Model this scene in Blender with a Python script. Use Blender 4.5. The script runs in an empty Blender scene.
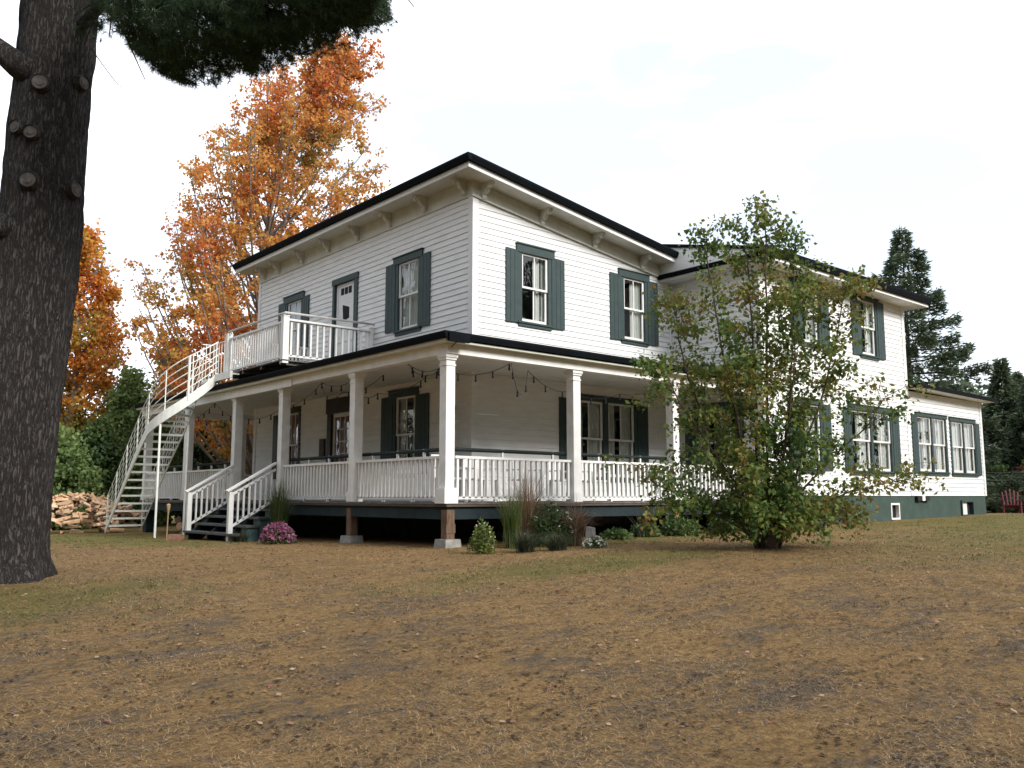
import bpy, math, random
import numpy as np
from mathutils import Vector, Matrix, noise
random.seed(7)
R = math.radians
scn = bpy.context.scene
C = scn.collection

# ------------------------------------------------------------------ camera
cam_d = bpy.data.cameras.new("camera"); cam = bpy.data.objects.new("camera", cam_d); C.objects.link(cam)
CAM = Vector((-11.187, -14.269, 0.088)); YAW = 0.8602; PITCH = 0.1276
fw = Vector((math.cos(YAW)*math.cos(PITCH), math.sin(YAW)*math.cos(PITCH), math.sin(PITCH)))
cam.location = CAM
cam.rotation_euler = fw.to_track_quat('-Z', 'Y').to_euler()
cam_d.sensor_width = 36; cam_d.lens = 880.2/1024*36; cam_d.clip_end = 2000; cam_d.clip_start = 0.05
scn.camera = cam

# ------------------------------------------------------------------ world, sun, exposure
SUN_EL, SUN_AZ = R(36), math.atan2(-0.97, 0.14)
w = bpy.data.worlds.new("World"); scn.world = w; w.use_nodes = True
nt = w.node_tree; nt.nodes.clear()
def wn(t): return nt.nodes.new(t)
wo = wn('ShaderNodeOutputWorld'); bg = wn('ShaderNodeBackground'); sky = wn('ShaderNodeTexSky')
sky.sky_type = 'NISHITA'; sky.sun_disc = False; sky.sun_elevation = SUN_EL
sky.sun_rotation = math.pi/2 - SUN_AZ; sky.air_density = 1.2; sky.dust_density = 2.5
tc = wn('ShaderNodeTexCoord'); mp = wn('ShaderNodeMapping'); mp.inputs['Scale'].default_value = (1.0, 1.0, 3.2)
mp.inputs['Rotation'].default_value = (0.25, 0.1, 0.6)
nz = wn('ShaderNodeTexNoise'); nz.inputs['Scale'].default_value = 2.3; nz.inputs['Detail'].default_value = 5; nz.inputs['Roughness'].default_value = 0.5
cr = wn('ShaderNodeValToRGB'); cr.color_ramp.elements[0].position = 0.39; cr.color_ramp.elements[0].color = (0.47,)*3+(1,)
cr.color_ramp.elements[1].position = 0.56; cr.color_ramp.elements[1].color = (1, 1, 1, 1)
mx = wn('ShaderNodeMix'); mx.data_type = 'RGBA'
mx.inputs['B'].default_value = (10.6, 11.2, 12.2, 1)
L = nt.links.new
L(tc.outputs['Generated'], mp.inputs['Vector']); L(mp.outputs[0], nz.inputs['Vector']); L(nz.outputs['Fac'], cr.inputs[0])
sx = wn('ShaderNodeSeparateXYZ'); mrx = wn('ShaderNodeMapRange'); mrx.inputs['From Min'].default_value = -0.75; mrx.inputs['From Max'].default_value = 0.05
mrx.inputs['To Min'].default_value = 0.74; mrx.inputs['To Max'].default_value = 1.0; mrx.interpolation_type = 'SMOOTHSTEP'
sc_ = wn('ShaderNodeVectorMath'); sc_.operation = 'SCALE'     # unseen left side of the sky dimmed to darken the left walls
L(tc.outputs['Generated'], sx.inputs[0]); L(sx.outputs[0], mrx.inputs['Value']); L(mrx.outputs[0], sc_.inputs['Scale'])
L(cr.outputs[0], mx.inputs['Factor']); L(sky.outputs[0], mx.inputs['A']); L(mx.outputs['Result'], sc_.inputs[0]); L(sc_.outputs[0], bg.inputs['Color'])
bg.inputs['Strength'].default_value = 0.095
L(bg.outputs[0], wo.inputs['Surface'])
sd = bpy.data.lights.new("sun", 'SUN'); sd.energy = 2.55; sd.angle = R(20); sd.color = (1.0, 0.97, 0.93)
so = bpy.data.objects.new("sun", sd); C.objects.link(so)
sdir = Vector((math.cos(SUN_AZ)*math.cos(SUN_EL), math.sin(SUN_AZ)*math.cos(SUN_EL), math.sin(SUN_EL)))
so.rotation_euler = sdir.to_track_quat('Z', 'Y').to_euler(); so.location = (10, -30, 30)
scn.view_settings.view_transform = 'Standard'; scn.view_settings.look = 'None'
scn.view_settings.exposure = 0.80; scn.view_settings.gamma = 1
scn.render.engine = 'CYCLES'

# ------------------------------------------------------------------ materials
MATS = {}
def mat(name, col, rough=0.7, var=0.0, scale=3.0, bump=0.0, bscale=40, stretch=(1,1,1), col2=None, metal=0.0, spec=0.3, detail=4, lo=0.3, hi=0.7, bdist=0.01):
    m = bpy.data.materials.new(name); m.use_nodes = True; t = m.node_tree; b = t.nodes['Principled BSDF']
    b.inputs['Roughness'].default_value = rough; b.inputs['Metallic'].default_value = metal
    b.inputs['Specular IOR Level'].default_value = spec
    b.inputs['Base Color'].default_value = (*col, 1)
    tcn = t.nodes.new('ShaderNodeTexCoord'); mpn = t.nodes.new('ShaderNodeMapping'); mpn.inputs['Scale'].default_value = stretch
    t.links.new(tcn.outputs['Object'], mpn.inputs['Vector'])
    if var > 0 or col2:
        c2 = col2 or tuple(max(0, c*(1-var)) for c in col)
        n = t.nodes.new('ShaderNodeTexNoise'); n.inputs['Scale'].default_value = scale; n.inputs['Detail'].default_value = detail
        r = t.nodes.new('ShaderNodeValToRGB'); r.color_ramp.elements[0].position = lo; r.color_ramp.elements[1].position = hi
        r.color_ramp.elements[0].color = (*c2, 1); r.color_ramp.elements[1].color = (*col, 1)
        t.links.new(mpn.outputs[0], n.inputs['Vector']); t.links.new(n.outputs['Fac'], r.inputs[0]); t.links.new(r.outputs[0], b.inputs['Base Color'])
    if bump > 0:
        n = t.nodes.new('ShaderNodeTexNoise'); n.inputs['Scale'].default_value = bscale; n.inputs['Detail'].default_value = 6
        bn = t.nodes.new('ShaderNodeBump'); bn.inputs['Strength'].default_value = bump; bn.inputs['Distance'].default_value = bdist
        t.links.new(mpn.outputs[0], n.inputs['Vector']); t.links.new(n.outputs['Fac'], bn.inputs['Height']); t.links.new(bn.outputs[0], b.inputs['Normal'])
    MATS[name] = m; return m

def leafmat(name, cols, rough=0.6, patch=0.5, pscale=0.6, trans=0.25):
    """each leaf gets its own colour out of cols, with patches through the crown"""
    m = bpy.data.materials.new(name); m.use_nodes = True; t = m.node_tree; b = t.nodes['Principled BSDF']; out = t.nodes['Material Output']
    b.inputs['Roughness'].default_value = rough; b.inputs['Specular IOR Level'].default_value = 0.25
    g = t.nodes.new('ShaderNodeNewGeometry'); tcn = t.nodes.new('ShaderNodeTexCoord'); n = t.nodes.new('ShaderNodeTexNoise')
    n.inputs['Scale'].default_value = pscale; n.inputs['Detail'].default_value = 2
    t.links.new(tcn.outputs['Object'], n.inputs['Vector'])
    mr = t.nodes.new('ShaderNodeMapRange'); mr.inputs['From Min'].default_value = 0.3; mr.inputs['From Max'].default_value = 0.7
    t.links.new(n.outputs['Fac'], mr.inputs['Value'])
    mi = t.nodes.new('ShaderNodeMix'); mi.inputs['Factor'].default_value = patch
    t.links.new(g.outputs['Random Per Island'], mi.inputs['A']); t.links.new(mr.outputs[0], mi.inputs['B'])
    r = t.nodes.new('ShaderNodeValToRGB'); el = r.color_ramp.elements
    while len(el) < len(cols): el.new(0.5)
    for i, c in enumerate(cols): el[i].position = 0.12+0.76*i/(len(cols)-1); el[i].color = (*c, 1)
    t.links.new(mi.outputs['Result'], r.inputs[0]); t.links.new(r.outputs[0], b.inputs['Base Color'])
    tr = t.nodes.new('ShaderNodeBsdfTranslucent'); ms = t.nodes.new('ShaderNodeMixShader'); ms.inputs[0].default_value = trans
    t.links.new(r.outputs[0], tr.inputs['Color']); t.links.new(b.outputs[0], ms.inputs[1]); t.links.new(tr.outputs[0], ms.inputs[2])
    t.links.new(ms.outputs[0], out.inputs['Surface'])
    MATS[name] = m; return m

def glassmat():
    m = bpy.data.materials.new('window_glass'); m.use_nodes = True; t = m.node_tree; t.nodes.remove(t.nodes['Principled BSDF']); out = t.nodes['Material Output']
    tr = t.nodes.new('ShaderNodeBsdfTransparent'); tr.inputs[0].default_value = (0.86, 0.9, 0.88, 1)
    gl = t.nodes.new('ShaderNodeBsdfGlossy'); gl.inputs['Roughness'].default_value = 0.015
    fr = t.nodes.new('ShaderNodeLayerWeight'); fr.inputs['Blend'].default_value = 0.5
    pw = t.nodes.new('ShaderNodeMath'); pw.operation = 'POWER'; pw.inputs[1].default_value = 3.0
    ad = t.nodes.new('ShaderNodeMath'); ad.operation = 'MULTIPLY_ADD'; ad.inputs[1].default_value = 0.8; ad.inputs[2].default_value = 0.10
    nn = t.nodes.new('ShaderNodeTexNoise'); nn.inputs['Scale'].default_value = 2.2; bn = t.nodes.new('ShaderNodeBump'); bn.inputs['Strength'].default_value = 0.12; bn.inputs['Distance'].default_value = 0.05
    tcn = t.nodes.new('ShaderNodeTexCoord'); t.links.new(tcn.outputs['Object'], nn.inputs['Vector']); t.links.new(nn.outputs['Fac'], bn.inputs['Height']); t.links.new(bn.outputs[0], gl.inputs['Normal'])
    ms = t.nodes.new('ShaderNodeMixShader')
    t.links.new(fr.outputs['Facing'], pw.inputs[0]); t.links.new(pw.outputs[0], ad.inputs[0]); t.links.new(ad.outputs[0], ms.inputs[0]); t.links.new(tr.outputs[0], ms.inputs[1]); t.links.new(gl.outputs[0], ms.inputs[2]); t.links.new(ms.outputs[0], out.inputs['Surface'])
    return m
M_white = mat('white_siding_paint', (0.80, 0.80, 0.79), 0.6, col2=(0.70, 0.70, 0.68), scale=2.2, bump=0.15, bscale=30, stretch=(1, 1, 5), bdist=0.004)
M_trim = mat('white_trim_paint', (0.80, 0.79, 0.77), 0.55, col2=(0.68, 0.67, 0.63), scale=5, bump=0.1, bscale=50, bdist=0.003)
M_frieze = mat('frieze_paint', (0.66, 0.66, 0.59), 0.6, col2=(0.54, 0.54, 0.47), scale=3)
M_stairw = mat('metal_stair_paint', (0.82, 0.84, 0.80), 0.45, col2=(0.72, 0.73, 0.67), scale=6)
M_green = mat('green_shutter_paint', (0.042, 0.066, 0.064), 0.6, col2=(0.032, 0.052, 0.051), scale=6, bump=0.1, bdist=0.003)
M_brown = mat('dark_brown_frame_paint', (0.030, 0.022, 0.019), 0.5, var=0.3, scale=6)
M_gutter = mat('black_gutter', (0.007, 0.009, 0.011), 0.8, var=0.3, scale=5, spec=0.06)
M_roof = mat('dark_roofing', (0.011, 0.012, 0.014), 0.9, spec=0.1, var=0.4, scale=8, bump=0.3)
M_ceiling = mat('porch_ceiling_paint', (0.72, 0.71, 0.66), 0.7, var=0.15, scale=3)
M_floor = mat('porch_floor_boards', (0.17, 0.155, 0.14), 0.7, col2=(0.09, 0.08, 0.07), scale=4, stretch=(1, 1, 1))
M_edge = mat('weathered_floor_edge', (0.12, 0.085, 0.065), 0.8, col2=(0.08, 0.065, 0.055), scale=9, bump=0.3)
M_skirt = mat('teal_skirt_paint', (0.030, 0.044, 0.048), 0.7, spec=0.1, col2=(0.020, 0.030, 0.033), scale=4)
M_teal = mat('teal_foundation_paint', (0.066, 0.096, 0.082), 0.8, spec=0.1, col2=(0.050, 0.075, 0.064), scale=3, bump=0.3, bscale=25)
M_aqua = mat('aqua_painted_blocks', (0.10, 0.17, 0.17), 0.7, var=0.35, scale=9)
M_wood = mat('weathered_brown_wood', (0.20, 0.125, 0.08), 0.8, col2=(0.09, 0.055, 0.037), scale=8, stretch=(3, 3, 0.6), bump=0.4)
M_ywood = mat('new_yellow_wood', (0.42, 0.27, 0.11), 0.8, col2=(0.26, 0.155, 0.06), scale=8, stretch=(3, 3, 0.6), bump=0.4)
M_conc = mat('concrete', (0.33, 0.32, 0.29), 0.9, col2=(0.20, 0.19, 0.17), scale=9, bump=0.4)
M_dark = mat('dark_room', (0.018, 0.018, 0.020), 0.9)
M_curtain = mat('white_curtain', (0.70, 0.69, 0.66), 0.9, var=0.2, scale=8, stretch=(6, 6, 0.4))
M_redcurt = mat('red_curtain', (0.30, 0.06, 0.045), 0.9, var=0.4, scale=6, stretch=(6, 6, 0.4))
M_glass = glassmat()
M_black = mat('black_metal', (0.012, 0.012, 0.013), 0.45)
M_pipe = mat('dark_green_pipe', (0.018, 0.026, 0.025), 0.7, spec=0.15, var=0.3)
M_bulb = mat('clear_bulb', (0.10, 0.09, 0.07), 0.15, spec=0.6)
M_stone = mat('house_stone_foundation', (0.06, 0.055, 0.05), 0.9, var=0.5, scale=5)
M_log = mat('split_log_wood', (0.58, 0.38, 0.23), 0.85, col2=(0.38, 0.22, 0.12), scale=5, stretch=(1, 1, 6))
M_log2 = mat('split_log_pale', (0.68, 0.50, 0.33), 0.85, col2=(0.48, 0.32, 0.20), scale=5, stretch=(1, 1, 6))
M_log3 = mat('split_log_bark', (0.22, 0.13, 0.085), 0.9, col2=(0.10, 0.06, 0.045), scale=5)
M_red = mat('red_chair_paint', (0.20, 0.022, 0.035), 0.5, var=0.2)
M_redstone = mat('reddish_stone', (0.28, 0.15, 0.095), 0.9, col2=(0.15, 0.09, 0.06), scale=12, bump=0.6)
M_bamboo = mat('bamboo', (0.42, 0.30, 0.16), 0.7, col2=(0.26, 0.16, 0.08), scale=20)
M_pink = leafmat('mum_petals', [(0.22, 0.03, 0.07), (0.34, 0.09, 0.20), (0.48, 0.20, 0.34), (0.55, 0.36, 0.44)], patch=0.5, pscale=3)
M_wflower = leafmat('white_petals', [(0.55, 0.55, 0.46), (0.75, 0.74, 0.68)], trans=0.1)
M_bark_t = mat('maple_bark', (0.24, 0.21, 0.18), 0.9, var=0.4, scale=8)
M_bark_d = mat('conifer_bark', (0.055, 0.042, 0.035), 0.9, var=0.4, scale=8)
M_bark_b = mat('sapling_bark', (0.085, 0.060, 0.045), 0.8, col2=(0.045, 0.03, 0.022), scale=14, stretch=(1, 1, 3))
M_birch = leafmat('sapling_leaves', [(0.040, 0.085, 0.028), (0.068, 0.125, 0.032), (0.105, 0.160, 0.034), (0.16, 0.19, 0.040), (0.22, 0.19, 0.050), (0.24, 0.14, 0.045)], patch=0.5, pscale=0.9, trans=0.4)
M_maple = leafmat('maple_leaves', [(0.32, 0.30, 0.09), (0.52, 0.36, 0.085), (0.62, 0.33, 0.08), (0.66, 0.28, 0.075), (0.64, 0.22, 0.065), (0.56, 0.13, 0.05)], patch=0.55, pscale=0.30, trans=0.5)
M_maple2 = leafmat('dense_maple_leaves', [(0.15, 0.20, 0.045), (0.36, 0.27, 0.045), (0.55, 0.28, 0.045), (0.62, 0.25, 0.045), (0.62, 0.20, 0.04), (0.56, 0.14, 0.035)], patch=0.6, pscale=0.35, trans=0.45)
M_mixleaf = leafmat('green_and_orange_leaves', [(0.045, 0.085, 0.03), (0.09, 0.14, 0.04), (0.16, 0.18, 0.05), (0.40, 0.22, 0.04)], patch=0.5, pscale=0.8, trans=0.35)
M_gleaf = leafmat('green_leaves', [(0.034, 0.065, 0.024), (0.062, 0.105, 0.034), (0.095, 0.14, 0.042), (0.13, 0.16, 0.045)], patch=0.55, pscale=0.5, trans=0.3)
M_cedar = leafmat('cedar_foliage', [(0.13, 0.20, 0.07), (0.20, 0.28, 0.10), (0.28, 0.35, 0.12)], patch=0.5, pscale=0.6, trans=0.45)
M_spruce = leafmat('spruce_needles', [(0.050, 0.075, 0.046), (0.085, 0.118, 0.066), (0.13, 0.165, 0.09)], patch=0.4, pscale=0.7, trans=0.2)
M_pine = leafmat('pine_needles', [(0.018, 0.038, 0.018), (0.032, 0.062, 0.026), (0.055, 0.092, 0.038)], patch=0.5, pscale=2.0, trans=0.15)
M_redleaf = leafmat('red_shrub_leaves', [(0.08, 0.018, 0.02), (0.16, 0.03, 0.03), (0.10, 0.06, 0.03)], patch=0.4, pscale=1.0)
M_ggrass = leafmat('green_grass_blades', [(0.045, 0.080, 0.020), (0.085, 0.125, 0.032), (0.17, 0.18, 0.055)], patch=0.2)
M_spiky = leafmat('spiky_grass_blades', [(0.03, 0.05, 0.016), (0.06, 0.085, 0.026), (0.10, 0.12, 0.042)], patch=0.2)
M_bgrass = leafmat('dry_grass_blades', [(0.15, 0.085, 0.05), (0.27, 0.17, 0.105), (0.40, 0.28, 0.19)], patch=0.2)
M_lav = leafmat('grey_green_leaves', [(0.030, 0.040, 0.020), (0.055, 0.068, 0.036), (0.085, 0.085, 0.060)], patch=0.3)
M_needle = leafmat('pine_straw', [(0.10, 0.055, 0.028), (0.28, 0.17, 0.075), (0.44, 0.30, 0.15)], patch=0.3, trans=0.0)
M_fallen = leafmat('fallen_leaves', [(0.16, 0.085, 0.05), (0.24, 0.15, 0.085), (0.30, 0.21, 0.13), (0.17, 0.06, 0.045), (0.09, 0.05, 0.035)], patch=0.1, trans=0.05)
M_crumb = mat('dark_bark_crumbs', (0.035, 0.024, 0.018), 0.95, spec=0.05)
M_gravel = mat('grey_gravel', (0.14, 0.125, 0.11), 0.95, spec=0.05, var=0.4, scale=30)

def barkmat():
    m = bpy.data.materials.new('furrowed_pine_bark'); m.use_nodes = True; t = m.node_tree; b = t.nodes['Principled BSDF']
    b.inputs['Roughness'].default_value = 0.9; b.inputs['Specular IOR Level'].default_value = 0.15
    tcn = t.nodes.new('ShaderNodeTexCoord'); mpn = t.nodes.new('ShaderNodeMapping'); mpn.inputs['Scale'].default_value = (1, 1, 0.17)
    t.links.new(tcn.outputs['Object'], mpn.inputs['Vector'])
    n1 = t.nodes.new('ShaderNodeTexNoise'); n1.inputs['Scale'].default_value = 22; n1.inputs['Detail'].default_value = 8; n1.inputs['Roughness'].default_value = 0.7; n1.inputs['Distortion'].default_value = 0.6
    v1 = t.nodes.new('ShaderNodeTexVoronoi'); v1.feature = 'DISTANCE_TO_EDGE'; v1.inputs['Scale'].default_value = 27
    n3 = t.nodes.new('ShaderNodeTexNoise'); n3.inputs['Scale'].default_value = 60; n3.inputs['Detail'].default_value = 4
    mxv = t.nodes.new('ShaderNodeVectorMath'); mxv.operation = 'ADD'
    t.links.new(mpn.outputs[0], n1.inputs['Vector'])
    sc = t.nodes.new('ShaderNodeVectorMath'); sc.operation = 'SCALE'; sc.inputs['Scale'].default_value = 0.14
    t.links.new(n1.outputs['Color'], sc.inputs[0]); t.links.new(mpn.outputs[0], mxv.inputs[0]); t.links.new(sc.outputs[0], mxv.inputs[1]); t.links.new(mxv.outputs[0], v1.inputs['Vector'])
    t.links.new(tcn.outputs['Object'], n3.inputs['Vector'])
    mr = t.nodes.new('ShaderNodeMapRange'); mr.inputs['From Max'].default_value = 0.22; t.links.new(v1.outputs['Distance'], mr.inputs['Value'])
    mul = t.nodes.new('ShaderNodeMath'); mul.operation = 'MULTIPLY'; t.links.new(mr.outputs[0], mul.inputs[0]); t.links.new(n1.outputs['Fac'], mul.inputs[1])
    add = t.nodes.new('ShaderNodeMath'); add.operation = 'MULTIPLY_ADD'; add.inputs[1].default_value = 0.25; t.links.new(n3.outputs['Fac'], add.inputs[0]); t.links.new(mul.outputs[0], add.inputs[2])
    r = t.nodes.new('ShaderNodeValToRGB'); r.color_ramp.elements[0].position = 0.1; r.color_ramp.elements[0].color = (0.022, 0.019, 0.018, 1); r.color_ramp.elements[1].position = 0.80; r.color_ramp.elements[1].color = (0.098, 0.088, 0.082, 1)
    t.links.new(add.outputs[0], r.inputs[0]); t.links.new(r.outputs[0], b.inputs['Base Color'])
    bn = t.nodes.new('ShaderNodeBump'); bn.inputs['Strength'].default_value = 1.0; bn.inputs['Distance'].default_value = 0.035
    t.links.new(add.outputs[0], bn.inputs['Height']); t.links.new(bn.outputs[0], b.inputs['Normal'])
    return m
M_pinebark = barkmat()

# ------------------------------------------------------------------ mesh helpers
class MB:
    def __init__(s): s.v = []; s.f = []
    def add(s, vs, fs):
        n = len(s.v); s.v += [tuple(p) for p in vs]; s.f += [tuple(i+n for i in f) for f in fs]
    def box(s, x0, x1, y0, y1, z0, z1):
        if x0 > x1: x0, x1 = x1, x0
        if y0 > y1: y0, y1 = y1, y0
        if z0 > z1: z0, z1 = z1, z0
        s.add([(x0,y0,z0),(x1,y0,z0),(x1,y1,z0),(x0,y1,z0),(x0,y0,z1),(x1,y0,z1),(x1,y1,z1),(x0,y1,z1)],
              [(0,3,2,1),(4,5,6,7),(0,1,5,4),(1,2,6,5),(2,3,7,6),(3,0,4,7)])
    def bar(s, p, q, w, h, up=(0,0,1)):
        p = Vector(p); q = Vector(q); d = (q-p).normalized(); u = Vector(up)
        a = d.cross(u)
        if a.length < 1e-4: a = d.cross(Vector((1,0,0)))
        a.normalize(); b = a.cross(d)
        a *= w/2; b *= h/2
        s.add([p-a-b, p+a-b, p+a+b, p-a+b, q-a-b, q+a-b, q+a+b, q-a+b], [(0,1,2,3),(7,6,5,4),(0,4,5,1),(1,5,6,2),(2,6,7,3),(3,7,4,0)])
    def tube(s, pts, rads, n=8, cap=True):
        pts = [Vector(p) for p in pts]
        if not hasattr(rads, '__len__'): rads = [rads]*len(pts)
        rings = []; prev = None
        for i, p in enumerate(pts):
            d = (pts[min(i+1, len(pts)-1)]-pts[max(i-1, 0)])
            if d.length < 1e-9: d = Vector((0,0,1))
            d.normalize()
            if prev is None:
                a = d.cross(Vector((0,0,1)))
                if a.length < 1e-3: a = Vector((1,0,0))
            else:
                a = prev - d*prev.dot(d)
                if a.length < 1e-4: a = d.orthogonal()
            a.normalize(); prev = a; b = d.cross(a)
            rings.append([p+(a*math.cos(2*math.pi*k/n)+b*math.sin(2*math.pi*k/n))*rads[i] for k in range(n)])
        vs = [v for r in rings for v in r]; fs = []
        for i in range(len(pts)-1):
            for k in range(n):
                k2 = (k+1) % n; fs.append((i*n+k, i*n+k2, (i+1)*n+k2, (i+1)*n+k))
        if cap: fs.append(tuple(range(n))[::-1]); fs.append(tuple((len(pts)-1)*n+k for k in range(n)))
        s.add(vs, fs)
    def prism(s, poly, f0, f1):
        """poly: 2D list; f0/f1 map (a,b)->3D for the two ends"""
        n = len(poly); vs = [f0(*p) for p in poly]+[f1(*p) for p in poly]
        s.add(vs, [tuple(range(n))[::-1], tuple(range(n, 2*n))]+[(i, (i+1) % n, n+(i+1) % n, n+i) for i in range(n)])
    def ball(s, c, r, n=8, m=6, sq=(1,1,1)):
        vs = []; fs = []
        for i in range(m+1):
            a = math.pi*i/m
            for k in range(n):
                b = 2*math.pi*k/n; vs.append((c[0]+r*sq[0]*math.sin(a)*math.cos(b), c[1]+r*sq[1]*math.sin(a)*math.sin(b), c[2]+r*sq[2]*math.cos(a)))
        for i in range(m):
            for k in range(n): k2 = (k+1) % n; fs.append((i*n+k, (i+1)*n+k, (i+1)*n+k2, i*n+k2))
        s.add(vs, fs)
    def build(s, name, m, parent=None, smooth=False, label=None, origin=None):
        me = bpy.data.meshes.new(name)
        off = base_of(parent) if parent is not None else (Vector(origin) if origin is not None else Vector((0,0,0)))
        me.from_pydata([(v[0]-off[0], v[1]-off[1], v[2]-off[2]) for v in s.v], [], s.f); me.update()
        me.materials.append(m)
        if smooth: me.polygons.foreach_set('use_smooth', [True]*len(me.polygons))
        o = bpy.data.objects.new(name, me); C.objects.link(o)
        if parent is not None: o.parent = parent
        elif origin is not None: o.location = origin
        if label: o['label'] = label
        return o
BASE = {}
def base_of(o):
    while o.parent is not None: o = o.parent
    return Vector(o.location)
def tag(o, label=None, cat=None, group=None, kind=None):
    if label: o['label'] = label
    if cat: o['category'] = cat
    if group: o['group'] = group
    if kind: o['kind'] = kind
    return o
def thing(name, label, cat, loc=(0,0,0), group=None):
    o = bpy.data.objects.new(name, None); C.objects.link(o); o.location = loc; o.empty_display_size = 0.2
    return tag(o, label, cat, group)
def raw(name, verts, faces_n, m, parent=None, origin=None, smooth=False):
    """numpy mesh of many equal polygons: verts (N*k,3)"""
    off = np.array(base_of(parent)) if parent is not None else (np.array(origin) if origin is not None else np.zeros(3))
    v = np.asarray(verts, dtype=np.float32)-off.astype(np.float32)
    nv = len(v); nf = nv//faces_n
    me = bpy.data.meshes.new(name); me.vertices.add(nv); me.vertices.foreach_set('co', v.ravel())
    me.loops.add(nv); me.loops.foreach_set('vertex_index', np.arange(nv, dtype=np.int32))
    me.polygons.add(nf); me.polygons.foreach_set('loop_start', np.arange(0, nv, faces_n, dtype=np.int32))
    me.update(calc_edges=True); me.validate()
    me.materials.append(m)
    o = bpy.data.objects.new(name, me); C.objects.link(o)
    if parent is not None: o.parent = parent
    elif origin is not None: o.location = origin
    return o

def hgt(x, y):
    s = (x-CAM.x)*math.cos(YAW)+(y-CAM.y)*math.sin(YAW)
    xx = min(max(x, -20), 20)-(max(0, x-20)*1.3 if x < 34 else 18)
    return -.75+.0135*xx-.013*min(max(y, -20), 30)-.82*max(0, 1-max(s, 0)/14)**1.6
def bumps(x, y):
    return 0.016*noise.noise(Vector((x*0.9, y*0.9, 0)))+0.010*noise.noise(Vector((x*3.1, y*3.1, 4)))+0.005*noise.noise(Vector((x*9, y*9, 2)))
def gz(x, y): return hgt(x, y)+(bumps(x, y) if abs(x) < 40 and abs(y) < 40 else 0)

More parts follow.
